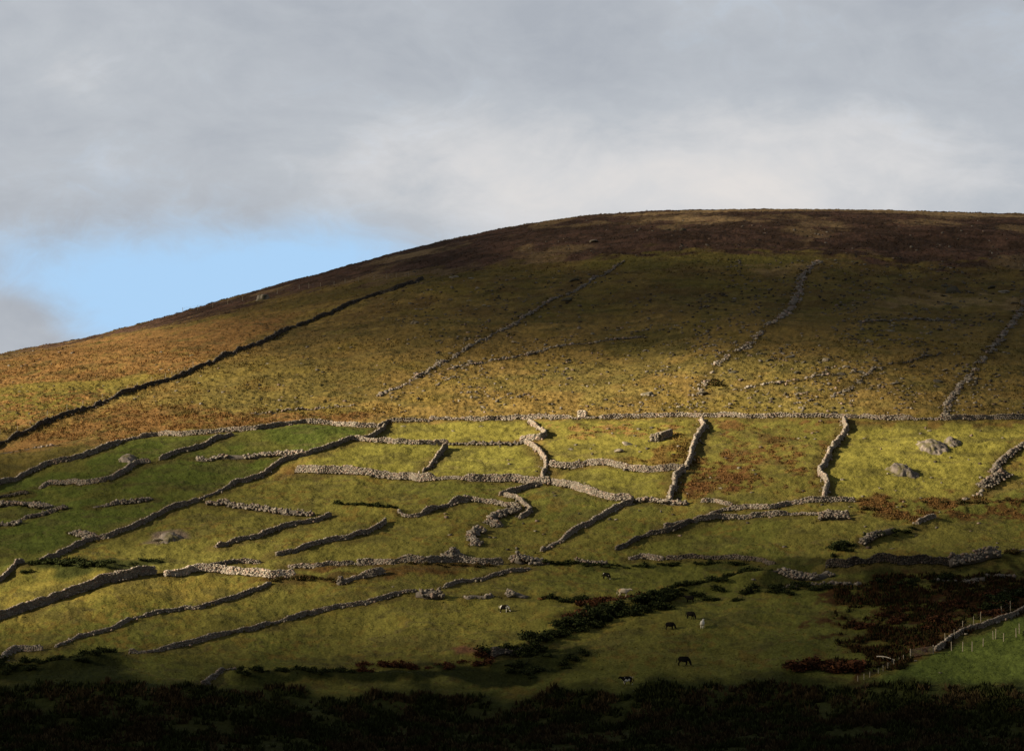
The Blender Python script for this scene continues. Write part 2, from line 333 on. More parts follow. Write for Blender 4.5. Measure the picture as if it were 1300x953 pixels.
# ------------------------------------------------------------------ dry stone walls
def resample(w, ds):
    d = np.hypot(*np.diff(w, axis=0).T); s = np.concatenate([[0], np.cumsum(d)])
    n = max(2, int(s[-1]/ds)+1); t = np.linspace(0, s[-1], n)
    return np.stack([np.interp(t, s, w[:, 0]), np.interp(t, s, w[:, 1])], 1), t
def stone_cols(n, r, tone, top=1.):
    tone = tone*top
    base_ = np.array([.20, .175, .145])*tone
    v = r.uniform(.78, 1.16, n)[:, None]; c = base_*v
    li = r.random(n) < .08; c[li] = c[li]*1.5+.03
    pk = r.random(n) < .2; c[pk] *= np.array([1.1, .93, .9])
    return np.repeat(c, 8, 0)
WID = [0]
def wall(label, pts, h=1.4, w=.8, style='wall', tone=1., group=None, name='dry_stone_wall', cat='stone wall', dy=3, dens=1., wob=.25):
    if style == 'wall': h *= .84 if h > 1.45 else .68; w *= .78 if w > .9 else .62
    if style == 'line': w *= .62; dens *= .62; h *= .9; name = 'tumbled_wall'
    WID[0] += 1; seed = 100+WID[0]; r = np.random.default_rng(seed)
    wp = P(pts, dy); wp, s = resample(wp, .5)
    # gentle wander of the line
    tx = np.gradient(wp[:, 0]); ty = np.gradient(wp[:, 1]); L = np.hypot(tx, ty)+1e-9; tx /= L; ty /= L
    o_ = (fbm(s/5, s*0+seed, 2, seed)-.5)*2*wob*2
    wp = wp+np.stack([-ty*o_, tx*o_], 1)
    Ltot = s[-1]; g = lambda q, a: np.interp(q, s, a)
    zb = H(wp[:, 0], wp[:, 1])
    WL.append(wp[::6]); WLS.append((wp, w))
    hf = .62+.72*fbm(s/3.2, s*0+3.3, 3, seed+5)
    hf = hf*sst(-.2, .8, s+.3)*sst(-.2, .8, Ltot-s+.3)
    dip = fbm(s/9, s*0+9, 2, seed+6)
    hf *= 1-.6*sst(.62, .74, dip)
    parts = []
    def emit(q, off, zz, half, jit, tilt=.15, top=1.):
        n = len(q)
        if not n: return
        T = np.stack([g(q, tx), g(q, ty), (g(q+.4, zb)-g(q-.4, zb))/.8], 1); T /= np.linalg.norm(T, axis=1)[:, None]
        Nn = np.stack([-g(q, ty), g(q, tx), np.zeros(n)], 1); Nn /= np.linalg.norm(Nn, axis=1)[:, None]
        a = r.normal(0, tilt, n)[:, None]
        T2 = T*np.cos(a)+np.cross(Nn, T)*np.sin(a); N2 = Nn
        c = np.stack([g(q, wp[:, 0]), g(q, wp[:, 1]), g(q, zb)+zz], 1)+Nn*off[:, None]
        V, F = boxes(c, T2, N2, half, jit, r); parts.append((V, F, stone_cols(n, r, tone, top)))
    if style == 'wall':
        cl = .23; nl = max(2, int(round(h*1.12/cl)))
        for side in (-1, 1):
            for k in range(nl):
                q = np.cumsum(r.uniform(.2, .5, int(Ltot/.33)+4)); q = q[q < Ltot]
                zz = (k+.5)*cl-.12+r.normal(0, .03, len(q)); keep = zz < g(q, hf)*h*1.02
                if style and dens < 1: keep &= r.random(len(q)) < dens
                q = q[keep]; zz = zz[keep]; n = len(q)
                ww = w/2*(1-.4*zz/h)
                emit(q, side*(ww-.12)+r.normal(0, .025, n), zz, np.stack([r.uniform(.16, .32, n), r.uniform(.13, .17, n), r.uniform(.09, .14, n)], 1), .11, .05)
        q = np.cumsum(r.uniform(.14, .36, int(Ltot/.24)+4)); q = q[q < Ltot]; n = len(q)
        emit(q, r.normal(0, .07, n), g(q, hf)*h+r.uniform(-.06, .06, n), np.stack([r.uniform(.14, .27, n), r.uniform(.17, .27, n)*min(1, w/.8+.1), r.uniform(.07, .12, n)], 1), .16, .14, 1.25)   # coping stones coloured paler, painting in the sunlit wall tops
        # hearting: the packed rubble in the middle of the wall
        pc, ss = resample(wp, 1.0); hh = np.interp(ss, s, hf)*h*.93; z0 = np.interp(ss, s, zb)
        nx = -np.interp(ss, s, ty); ny = np.interp(ss, s, tx); m = len(ss)
        cs = []
        for sd, lv in ((-1, 0), (1, 0), (1, 1), (-1, 1)):
            ww = (w/2-.14)*(1 if lv == 0 else .6)*sd
            cs.append(np.stack([pc[:, 0]+nx*ww, pc[:, 1]+ny*ww, z0+(-.4 if lv == 0 else hh)], 1))
        V = np.stack(cs, 1).reshape(-1, 3); b = np.arange(m-1)*4
        F = np.concatenate([np.stack([b+i, b+(i+1) % 4, b+4+(i+1) % 4, b+4+i], 1) for i in range(4)]+[np.array([[0, 3, 2, 1], [m*4-4, m*4-3, m*4-2, m*4-1]])])
        parts.append((V, F, np.broadcast_to(np.array([.12, .105, .09])*tone, V.shape).copy()))
        # fallen stones at the foot
        n = int(Ltot*.8); q = r.uniform(0, Ltot, n)
        emit(q, r.choice([-1, 1], n)*(w/2+np.abs(r.normal(0, .35, n))), r.uniform(-.02, .1, n), r.uniform(.09, .24, (n, 3)), .3, .5)
    else:
        # tumbled line or pile: a low heap of loose stones, w wide and h high
        n = int(Ltot*(18 if style == 'pile' else 6)*dens*max(1, w/1.2)); q = r.uniform(0, Ltot, n); off = np.clip(r.normal(0, w/2.4, n), -w, w)
        den = fbm(q/3, q*0, 2, seed+8); keep = den > (.26 if style == 'pile' else .38); q = q[keep]; off = off[keep]; n = len(q)
        top = h*np.exp(-(off/(w*.55))**2)*g(q, hf)
        zz = r.uniform(0, 1, n)**.7*top if style == 'pile' else r.uniform(-.05, .3, n)*top
        sz = r.uniform(.10, .27, (n, 3))*r.uniform(.8, 1.5, n)[:, None] if style == 'pile' else r.uniform(.11, .34, (n, 3))*r.uniform(.6, 1.5, n)[:, None]
        sz[:, 2] *= .75
        emit(q, off, zz, sz, .3, .5)
        if True:      # packed rubble core, or the half buried footing of a tumbled line
            pc, ss = resample(wp, 1.0); hh = np.interp(ss, s, hf)*h*.75 if style == 'pile' else 0*ss+.04; z0 = np.interp(ss, s, zb); nx = -np.interp(ss, s, ty); ny = np.interp(ss, s, tx); m = len(ss); cs = []
            for sd, lv in ((-1, 0), (1, 0), (.35, 1), (-.35, 1)):
                cs.append(np.stack([pc[:, 0]+nx*w*.62*sd, pc[:, 1]+ny*w*.62*sd, z0+(-.4 if lv == 0 else hh)], 1))
            V = np.stack(cs, 1).reshape(-1, 3); b = np.arange(m-1)*4
            F = np.concatenate([np.stack([b+i, b+(i+1) % 4, b+4+(i+1) % 4, b+4+i], 1) for i in range(4)]+[np.array([[0, 3, 2, 1], [m*4-4, m*4-3, m*4-2, m*4-1]])])
            parts.append((V, F, np.broadcast_to(np.array([.12, .105, .09])*tone, V.shape).copy()))
    V, F, Cc = join(parts); k = len(wp)//2
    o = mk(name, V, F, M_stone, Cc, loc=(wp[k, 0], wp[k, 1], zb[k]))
    return tag(o, label, cat, group, 'thing')

W = wall
W('long grey field wall curving up from the left edge below the orange bracken', [(-30, 626), (0, 613), (20, 605), (40, 596), (60, 589), (90, 581), (120, 572), (150, 561), (172, 553), (200, 549), (230, 549), (270, 547), (300, 545), (325, 543), (345, 539), (385, 535), (420, 537), (450, 540), (478, 540)], h=1.4, w=.95)
W('grey wall piece rising from the top corner of the green fields to the head wall', [(480, 541), (495, 535), (530, 532), (547, 531)], h=1.2, tone=.8)
W('long level head wall dividing the open moor from the fields, reaching the right edge', [(545, 530), (600, 531), (650, 530), (735, 529), (800, 527), (870, 526), (890, 526), (950, 528), (1070, 528), (1130, 530), (1200, 530), (1300, 528), (1330, 527)], h=1.35)
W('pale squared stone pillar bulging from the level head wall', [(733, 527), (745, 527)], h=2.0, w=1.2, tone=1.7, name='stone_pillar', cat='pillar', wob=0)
W('low wide grey wall curving through the darkest green field at left', [(50, 615), (60, 612), (80, 611), (110, 611), (130, 608), (145, 603), (157, 598), (165, 591), (175, 587), (190, 585)], h=1.3, w=1.6)
W('short broken wall climbing to join the field wall above the dark green field', [(203, 583), (215, 579), (225, 574), (245, 567), (260, 561), (275, 554), (295, 549)], h=1.3)
W('pale low tumbled wall crossing the upper green field', [(250, 580), (262, 581), (275, 578), (322, 577), (350, 574), (388, 573)], h=.9, w=1.4, style='pile', tone=1.25)
W('dark overgrown wall stub at the left edge of the green fields', [(-20, 630), (0, 628), (20, 626), (35, 624)], h=1., tone=.45)
W('broad heap of grey rubble at the left edge of the green fields', [(-15, 636), (20, 638), (40, 638), (66, 641)], h=1.0, w=3, style='pile', tone=.9)
W('thin line of stones slanting below the rubble heap at the left edge', [(30, 656), (50, 651), (70, 645), (85, 642)], h=.7, w=1., style='pile', tone=.8)
W('low broken brown wall in the middle of the dark green field', [(118, 641), (130, 639), (150, 636), (175, 634), (192, 630)], h=.8, w=.9, style='pile')
W('stub of wall with dark face at the lower corner of the green field', [(-25, 746), (0, 734), (10, 727), (20, 719), (29, 716)], h=1.4)
W('longest winding wall, climbing diagonally between green and olive fields', [(50, 712), (70, 704), (85, 697), (100, 690), (110, 685), (125, 682), (135, 681), (150, 676), (165, 670), (185, 660), (205, 650), (225, 642), (245, 636), (262, 628), (285, 618), (300, 611), (322, 606), (335, 600), (345, 590), (355, 586), (370, 580), (390, 576), (410, 568), (430, 561), (445, 556), (470, 553), (478, 548), (488, 539)], h=1.3)
W('small grey heap of stones behind the lower end of the winding diagonal wall', [(100, 673), (110, 677), (122, 681)], h=1.1, w=2.2, style='pile')
W('pale streak of stones on the grass at far left above the golden strip', [(-10, 664), (15, 663), (25, 660)], h=.6, w=1.2, style='pile')
W('grey rubble wall running level across the olive field right of the winding wall', [(262, 638), (285, 638), (300, 641), (325, 644), (350, 648), (375, 650), (398, 651)], h=1.2, w=1.2, style='pile')
W('stony broken wall dropping left from the end of the level rubble wall', [(420, 651), (405, 656), (390, 660), (370, 664), (350, 669), (335, 674), (325, 680), (300, 686), (275, 694)], h=1.2)
W('dark faced wall arching over the middle olive fields', [(505, 650), (520, 652), (535, 651), (550, 645), (570, 638), (595, 633)], h=1.5)
W('grey wall falling gently right from the arch of the dark faced wall', [(596, 633), (620, 636), (650, 641), (662, 643)], h=1.3, w=1.)
W('short wall with black face and pale top below the thick middle wall', [(634, 627), (655, 621), (675, 616), (688, 613)], h=1.4)
W('small hooked wall end in the middle of the olive fields', [(640, 628), (655, 632), (666, 639), (673, 645), (666, 651), (660, 654)], h=1.2, w=1.)
W('crumbling curl of rubble wall beside the hooked wall end', [(657, 645), (641, 648), (626, 655), (624, 660), (633, 667)], h=1.2, w=1.6, style='pile')
W('collapsed pale wall fragment below the crumbling curl', [(617, 673), (606, 671), (601, 678), (604, 690)], h=1.2, w=1.5, style='pile')
W('round grey cairn touching the long lower wall', [(570, 705), (575, 700), (580, 704)], h=1.8, w=2.4, style='pile', name='stone_cairn', cat='cairn')
W('stone wall slanting from lower centre up past the cows field to the dark arch', [(350, 703), (365, 700), (380, 696), (398, 690), (420, 685), (445, 680), (465, 674), (478, 667), (490, 659)], h=1.2)
W('thick grey rubble wall crossing the middle of the fields', [(375, 594), (400, 595), (430, 597), (460, 599), (490, 602), (520, 604), (545, 606), (570, 605), (600, 606), (650, 606), (680, 608), (700, 610)], h=1.7, w=1.6, dy=4)
W('thick wall continuing down right to the pale gate corner', [(700, 610), (725, 615), (740, 621), (760, 626), (780, 630), (803, 631)], h=1.6, w=1.3, dy=4)
W('short steep wall dividing two bright yellow green fields', [(538, 597), (545, 590), (552, 582), (560, 574), (568, 566)], h=1.5)
W('pale wall along the top of the bright yellow green field', [(450, 556), (480, 559), (500, 560), (530, 561), (568, 559)], h=1.4, w=1., tone=1.15)
W('faint overgrown wall continuing right of the pale field wall', [(570, 560), (600, 561), (640, 561), (668, 559)], h=.7, w=1., style='pile', tone=.6)
W('pale hook shaped wall hanging from the head wall', [(673, 533), (680, 536), (690, 544), (693, 551), (686, 556), (660, 556)], h=1.4, w=1., tone=1.2)
W('crooked pale wall dropping to the thick middle wall', [(667, 560), (680, 569), (692, 577), (692, 586), (690, 595), (690, 604)], h=1.4, w=1.1, tone=1.1)
W('rounded grey wall along the foot of the ruined hut field', [(697, 589), (720, 590), (745, 587), (770, 588), (795, 594), (820, 596), (845, 594), (870, 592)], h=1.5, w=1.1)
W('white topped steep wall left of the bracken field with black shadow', [(892, 530), (895, 539), (889, 548), (882, 560), (877, 570), (875, 580), (872, 592)], h=1.45, w=1.25, tone=1.3)
W('lower short pale wall below the white topped steep wall', [(868, 596), (858, 604), (856, 614), (852, 624), (851, 634)], h=1.5, w=1.3, tone=1.2)
W('low scatter of wall stones between the two pale corners', [(808, 633), (830, 633), (850, 635), (874, 636)], h=.8, w=1.6, style='pile', tone=1.1)
W('long wall zigzagging down left from the pale gate corner', [(803, 630), (799, 638), (780, 643), (765, 652), (750, 662), (735, 668), (715, 681), (700, 690), (690, 697)], h=1.3, w=1., tone=1.05)
W('upper of two parallel walls right of centre', [(843, 668), (860, 663), (885, 658), (903, 650), (920, 644), (950, 641), (975, 642), (1000, 637), (1040, 634), (1085, 632)], h=1.3, w=1.)
W('lower of two parallel walls right of centre', [(880, 664), (905, 659), (925, 655), (945, 655), (975, 652), (1010, 650), (1045, 650), (1078, 651)], h=1.4, w=1.)
W('wide heap of grey rubble ending the lower parallel wall', [(1040, 656), (1060, 656), (1078, 655)], h=1.2, w=2., style='pile', tone=.9)
W('dark overgrown wall descending left from the parallel walls', [(780, 695), (800, 690), (820, 680), (845, 675), (880, 664)], h=1.2, tone=.55)
W('short grey wall piece above the parallel walls', [(890, 636), (905, 635), (930, 638)], h=1.1)
W('pale winding steep wall right of the bracken field', [(1073, 531), (1075, 543), (1066, 555), (1055, 566), (1049, 580), (1042, 595), (1045, 603), (1051, 612), (1049, 620), (1047, 631)], h=1.45, w=1.25, tone=1.25)
W('tumbled brown wall curving down near the right edge', [(1320, 555), (1300, 562), (1290, 568), (1277, 579), (1265, 589), (1260, 598)], h=.55, w=1.1, style='pile', tone=.75)
W('grey spill of stones below the tumbled wall near the right edge', [(1272, 600), (1266, 606), (1257, 611), (1248, 616)], h=1.2, w=2.4, style='pile', tone=.7)
W('scattered last stones of the tumbled wall in the bracken', [(1250, 618), (1240, 626), (1225, 632)], h=.6, w=1.2, style='line')
W('small broken wall on the shaded bank right of the fields', [(1165, 668), (1175, 664), (1186, 660)], h=1.1, w=1.)
W('ragged stones on the shaded bank under the right fields', [(1092, 690), (1105, 684), (1118, 680), (1135, 676)], h=1.0, w=1.6, style='pile', tone=.7)
W('broad grey rubble wall near the right edge above the dark bracken', [(1203, 717), (1220, 715), (1240, 713), (1258, 711), (1270, 710)], h=1.9, w=1.8, style='pile')
W('small wall end at the right edge beside the broad rubble wall', [(1284, 704), (1295, 700), (1320, 695)], h=1.1)
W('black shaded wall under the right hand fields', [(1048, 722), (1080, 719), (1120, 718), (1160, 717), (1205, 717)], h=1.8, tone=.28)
W('pale rubble at the foot of the black shaded wall', [(990, 724), (1010, 729), (1035, 732), (1050, 727)], h=1.1, w=2.4, style='pile', tone=.9)
W('loose row of pale stones below the black shaded wall', [(985, 742), (1030, 738), (1060, 739), (1092, 739)], h=.7, w=2., style='line', dens=1.4)
W('scattered pale stones beside the dark bracken at right', [(1185, 735), (1215, 733), (1235, 737), (1250, 728), (1290, 730)], h=.9, w=3, style='line', dens=1.3)
W('short grey wall right of the long lower wall, level with dark scrub', [(798, 707), (815, 705), (843, 706)], h=1.4)
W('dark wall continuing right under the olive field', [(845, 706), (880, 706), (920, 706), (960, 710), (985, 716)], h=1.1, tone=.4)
W('small rubble heap beside the dark scrub at lower centre', [(730, 709), (748, 710), (770, 711)], h=1.1, w=1.6, style='pile')
W('large mound of pale rubble at the end of the long lower wall', [(652, 710), (665, 706), (682, 710), (690, 714)], h=1.8, w=3.4, style='pile')
W('long lower wall running level above the cow pasture', [(452, 713), (475, 712), (500, 714), (540, 713), (580, 711), (610, 712), (638, 712)], h=1.5)
W('low brown wall leading left from the long lower wall', [(365, 717), (400, 718), (425, 715), (451, 713)], h=1.0)
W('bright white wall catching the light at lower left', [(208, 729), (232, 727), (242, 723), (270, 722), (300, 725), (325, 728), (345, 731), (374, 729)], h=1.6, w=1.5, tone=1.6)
W('dark thin wall just behind the bright white wall', [(265, 716), (290, 713), (310, 711), (330, 710)], h=1.0, tone=.8)
W('tall dark faced wall slanting across the golden field at lower left', [(-25, 796), (0, 784), (30, 772), (60, 762), (90, 750), (110, 744), (135, 736), (160, 732), (180, 728), (198, 726)], h=2.0, w=1.0, tone=.95)
W('small pale piece of wall behind the tall dark faced wall', [(145, 727), (160, 726), (180, 723), (190, 721)], h=.8, tone=1.3)
W('thin grassy wall slanting below the tall dark faced wall', [(70, 818), (85, 812), (100, 806), (125, 800), (145, 795), (165, 786), (190, 779), (210, 774), (235, 771), (255, 771), (262, 766), (275, 763), (300, 754), (325, 747), (345, 740)], h=1.0, w=.8)
W('broad stub of grey wall in brown bracken at lower centre', [(430, 738), (442, 732), (460, 728), (487, 723)], h=1.7, w=1.4, dy=5)
W('second long slanting wall, just above the wide cow pasture', [(163, 828), (185, 826), (210, 821), (235, 815), (260, 810), (285, 803), (310, 797), (325, 794), (350, 789), (375, 782), (400, 775), (430, 768), (460, 762), (490, 756), (510, 751), (530, 749)], h=1.2)
W('broad rubble end of the second long slanting wall', [(528, 755), (545, 756), (562, 756)], h=1.5, w=2.2, style='pile')
W('thin pale wall rising right towards the rubble mound', [(561, 742), (590, 735), (620, 729), (650, 723), (672, 719)], h=.9, w=.7)
W('pale rubble heap left of the grazing black and white cow', [(590, 756), (605, 754), (625, 756)], h=1.0, w=2., style='pile', tone=1.2)
W('pale rubble heap directly above the grazing black and white cow', [(643, 754), (655, 753), (670, 755)], h=1.0, w=2., style='pile', tone=1.2)
W('pale hooked wall end near the bottom left corner', [(3, 838), (8, 829), (20, 824), (40, 822), (54, 821)], h=1.4, w=1.2, tone=1.1)
W('grey wall end emerging from dark scrub at the bottom', [(255, 866), (268, 858), (283, 850), (298, 846)], h=1.2, tone=.8)
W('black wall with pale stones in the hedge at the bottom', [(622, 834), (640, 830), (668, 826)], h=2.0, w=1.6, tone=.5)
W('boundary wall of black and white stones above the green corner field', [(1320, 768), (1300, 775), (1285, 780), (1265, 787), (1245, 793), (1225, 800), (1210, 808), (1198, 816), (1188, 824)], h=1.2, w=1., tone=.9, dy=2)
# moor walls
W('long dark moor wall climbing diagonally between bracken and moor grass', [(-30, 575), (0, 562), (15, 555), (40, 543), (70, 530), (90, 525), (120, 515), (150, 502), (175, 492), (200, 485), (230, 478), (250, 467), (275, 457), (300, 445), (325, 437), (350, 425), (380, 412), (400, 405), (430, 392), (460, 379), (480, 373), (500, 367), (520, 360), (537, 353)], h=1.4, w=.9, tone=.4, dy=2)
W('leftmost line of tumbled stones running up the open moor', [(480, 501), (520, 483), (545, 468), (560, 458), (575, 450), (592, 440), (620, 425), (650, 410), (665, 400), (680, 390), (700, 378), (720, 372), (740, 360), (760, 348), (775, 340), (790, 329)], h=1.0, w=1.2, style='line', dens=1.3, tone=.95)
W('broad tumbled wall climbing the middle of the open moor', [(1041, 328), (1028, 338), (1018, 346), (1015, 360), (1012, 375), (1003, 390), (985, 405), (975, 412), (960, 425), (950, 437), (940, 443), (925, 448), (912, 458), (905, 468), (900, 478), (890, 490), (886, 500)], h=1.0, w=2.2, style='line', dens=1.05, tone=1.15)
W('steep tumbled wall meeting the right edge on the open moor', [(1320, 360), (1300, 385), (1290, 400), (1280, 415), (1268, 430), (1255, 445), (1240, 460), (1230, 475), (1215, 490), (1205, 505), (1198, 526)], h=1.1, w=1.8, style='line', dens=1.6)
W('level row of small pale stones high on the right moor', [(1092, 406), (1110, 404), (1150, 403), (1190, 402), (1225, 405)], h=.8, w=2, style='line', dens=1.1)
W('short line of stones between the tumbled walls, low on the moor', [(1110, 465), (1098, 475), (1085, 485), (1072, 493), (1055, 502)], h=.8, w=1.6, style='line', dens=.9, tone=.8)
W('long low scarp of pale stones on the lower moor slope', [(945, 491), (985, 483), (1020, 479), (1045, 474), (1070, 470)], h=.8, w=1.5, style='line', dens=1.1, tone=1.1)
W('faint stone edge across the moor behind the leftmost tumbled line', [(570, 466), (600, 459), (640, 452), (700, 440), (740, 434), (790, 427), (820, 425)], h=.7, w=2, style='line', dens=.9)
W('low stone edge on the right moor with a dark side', [(1130, 461), (1150, 457), (1175, 450), (1195, 446)], h=.9, w=1.6, style='line', dens=.8, tone=.5)
W('short row of pale stones just above the brown bracken slope', [(318, 522), (345, 521), (368, 518), (400, 516), (450, 514)], h=.7, w=2, style='line', dens=.7)
W('faint stony line low on the far left bracken slope', [(0, 572), (25, 569), (50, 565), (75, 563)], h=.6, w=1.5, style='line', dens=1.2)

build_ground()
# ruined stone hut in its field: two faces, hollow inside
def hut():
    x, y = at(838, 560); x = x[0]; y = y[0]; z = H(x, y)[0]
    root = bpy.data.objects.new('ruined_hut', None); C.objects.link(root); root.location = (x, y, z)
    tag(root, 'small roofless stone hut with a black shaded side on the yellow green field', 'stone hut')
    a = R(58); d1 = np.array([math.cos(a), math.sin(a), .0]); d2 = np.array([math.cos(a-math.pi/2), math.sin(a-math.pi/2), 0])
    r = np.random.default_rng(4)
    for p0, dr, L, hh in ((np.zeros(3), d2*0+np.array([-1, .0, 0]), 2.0, 1.5), (np.zeros(3), d1, 5.0, 1.9), (np.array([-2.0, 0, 0]), d1, 5.0, 1.4), (d1*5.0, np.array([-1, 0, 0]), 2.0, 1.8)):
        n_c = []
        nn = np.array([-dr[1], dr[0], 0])
        for k in range(int(hh/.25)+2):
            q = np.cumsum(r.uniform(.25, .6, int(L/.3)+2)); q = q[q < L]
            for t in q: n_c.append(p0+dr*t+nn*r.normal(0, .03)+np.array([0, 0, (k-1)*.25+dr[1]*t*.3]))
        c = np.array(n_c); n = len(c); hs = np.stack([r.uniform(.2, .34, n), r.uniform(.24, .32, n), r.uniform(.12, .17, n)], 1)
        V, F = boxes(c, np.broadcast_to(dr, (n, 3)), np.broadcast_to(nn, (n, 3)), hs, .15, r)
        mk('wall', V, F, M_stone, stone_cols(n, r, 1.1), parent=root)
hut()

# ------------------------------------------------------------------ rocks
def rock_mesh(seed, flat=.55, cuts=9):
    import bmesh
    r = np.random.default_rng(seed); bm = bmesh.new(); bmesh.ops.create_icosphere(bm, subdivisions=3, radius=1)
    V = np.array([v.co for v in bm.verts]); F = np.array([[v.index for v in f.verts] for f in bm.faces]); bm.free()
    for _ in range(cuts):
        n = r.normal(size=3); n /= np.linalg.norm(n); d = r.uniform(.45, .8); k = V@n; V = V-np.where(k > d, k-d, 0)[:, None]*n*.92
    V *= 1+(r.random((len(V), 1))-.5)*.06
    V[:, 2] *= flat; return V, F
def rock_col(V, seed, tone):
    r = np.random.default_rng(seed); n = fbm(V[:, 0]*3+5, V[:, 1]*3+V[:, 2]*4, 3, seed)
    n = sst(.3, .7, n); return lerp(np.array([.25, .215, .175])*tone, np.array([.075, .07, .045]), 1-n)*(.8+.4*vn(V[:, 0]*6, V[:, 1]*6+V[:, 2]*6, seed))[:, None]
RK = []
for s_ in range(8):
    V, F = rock_mesh(s_+1, [.5, .45, .7, .4, .6, .35, .55, .5][s_])
    for tone in (1.25, .38):
        o = mk('boulder', V, F, M_stone, rock_col(V, s_, tone)); me = o.data; bpy.data.objects.remove(o); RK.append(me)
def rock(px, py, sx, label, tone=0, sy=None, sz=None, group=None, name='boulder', cat='boulder', seed=None, rot=None):
    x, y = at(px, py); x = x[0]; y = y[0]; i = rng.integers(8) if seed is None else seed
    o = bpy.data.objects.new(name, RK[int(i)*2+tone]); C.objects.link(o)
    sy = sy or sx*rng.uniform(.7, 1.2); sz = sz or sx*rng.uniform(.7, 1.1)
    o.location = (x, y, H(x, y)[0]-sz*.06); o.scale = (sx, sy, sz); o.rotation_euler = (rng.normal(0, .12)+.2, rng.normal(0, .12), rng.uniform(0, 6.3) if rot is None else rot)
    return tag(o, label, cat, group)
# the ones the eye picks out (x, y, half width in m)
NOTE = [
        (1180, 545, .8, 'small white rock between head wall and pale outcrop', 0), (1117, 620, .55, 'white stone on the grass below the humped grey rock', 0), (1172, 612, .35, 'tiny white stone right of the humped grey rock', 0),
        (1127, 602, .4, 'white stone touching the left side of the humped grey rock', 0), (1070, 609, .6, 'white stone beside the pale winding steep wall', 0), (1273, 556, .5, 'small pale stone in bracken near the right edge below the head wall', 0),
        (725, 571, .8, 'flat white stone in the hut field, left part', 0), (754, 564, .45, 'small white stone left of the ruined hut', 0), (786, 573, 1.3, 'low squat pale boulder left of the ruined hut', 0), (797, 565, 1.6, 'wide flat grey rock just left of the hut', 0),
        (575, 546, .5, 'small white stone lying in the topmost yellow field', 0), (611, 542, .7, 'larger white stone in the topmost yellow field', 0), (512, 542, .7, 'grey stone near the corner of the topmost yellow field', 0),
        (916, 550, .5, 'white stone high in the bracken field', 0), (902, 606, .5, 'white stone at left in the bracken field', 0), (912, 606, .5, 'pair stone right of the left white stone in bracken', 0), (915, 620, .7, 'flat pale stone low in the bracken field', 0),
        (1013, 556, .7, 'pale stone in the upper right of the bracken field', 0), (1023, 556, .6, 'pale stone beside the steep winding wall in the bracken field', 0),
        (200, 686, 1.6, 'flat pink grey slab on bare soil beside the rock hump', 0),
        (115, 716, .9, 'small white stone on top of the dark scrub patch', 0), (105, 834, 1.2, 'white boulder beside the dark scrub in the bottom left corner', 0), (120, 831, .6, 'small grey rock right of the white corner boulder', 0),
        (332, 381, 2.6, 'pale rock outcrop by the fence under the left skyline', 0), (576, 353, 2.0, 'pair of pale rocks where the dark moor wall ends', 0), (720, 382, 2.2, 'large dark rock beside the leftmost tumbled line', 1),
        (730, 357, 2.0, 'dark rock cluster high beside the leftmost tumbled line', 1), (753, 307, 1.6, 'pale slab alone in the heather', 0), (845, 292, 1.8, 'dark crag in the heather near the top', 1), (866, 294, 1.8, 'second dark crag in the heather near the top', 1),
        (1010, 265, 1.2, 'little rock standing on the skyline at the summit', 1), (1212, 371, 2.6, 'large dark split outcrop on the right moor', 1), (1200, 376, 1.8, 'low dark rock left of the split outcrop', 1), (1273, 371, 2.0, 'slanting pale slab on the far right moor', 0),
        (1001, 452, 1.5, 'dark boulder right of the broad tumbled wall', 1), (1011, 459, .9, 'small dark boulder below the larger one by the broad tumbled wall', 1), (975, 458, 1.6, 'dark pointed rock just right of the broad tumbled wall', 1),
        (893, 500, 1.7, 'black and white rock at the foot of the broad tumbled wall', 1), (823, 501, 2.0, 'long white slab on the sunlit moor above the head wall', 0), (809, 522, 1.1, 'pale stone with a dark side just above the head wall', 0),
        (861, 518, .9, 'leaning white stone just above the head wall', 0), (574, 478, 1.2, 'dark boulder alone low on the moor', 1), (558, 434, 1.2, 'black hollow rock in the middle of the left moor', 1), (410, 427, .8, 'small dark stone below the long dark moor wall', 1),
        (1057, 525, 1.6, 'dark flat rock against the head wall near the steep winding wall', 1), (1160, 466, 1.0, 'pale block on the lower right moor slope', 0), (1135, 487, 1.4, 'long pale slab low on the right moor', 0), (1190, 486, 1.6, 'dark topped slab low on the right moor', 1),
        (1095, 417, 1.5, 'upright pale twin stone on the right moor', 0), (243, 451, .9, 'pale stone among bracken left of the dark moor wall', 0), (205, 469, .9, 'second pale stone among bracken left of the dark moor wall', 0),
        (226, 486, .6, 'white stone resting under the long dark moor wall', 0), (340, 462, .6, 'white stone on the moor right of the dark moor wall', 0), (363, 521, 1.0, 'pale boulder ending the short stone row on the bracken slope', 0),
        (1162, 838, .4, 'white stone in the green corner field below the gate', 0), (1204, 829, .35, 'small brown stone in the green corner field', 1), (1194, 855, .45, 'pale stone at the bottom of the green corner field', 0), (1215, 792, .4, 'white stone in the dark red bracken above the boundary wall', 0),
        (1276, 750, 1.2, 'white rock in the bracken near the right edge', 0), (1236, 738, 1.3, 'domed pale rock above the dark red bracken', 0), (957, 740, .5, 'white stone in the dark scrub above the cows', 0), (662, 757, .5, 'white stone before the rubble heap by the grazing cow', 0), (500, 744, .5, 'grey stone in the pasture under the lower wall', 0)]
for i, (px, py, s_, lb, tn) in enumerate(NOTE):
    rock(px, py, s_, lb, tn, sz=s_*(.75 if s_ < 2.3 else 1.5) if s_ > 1 else None, seed=2 if s_ > 2.3 else None)
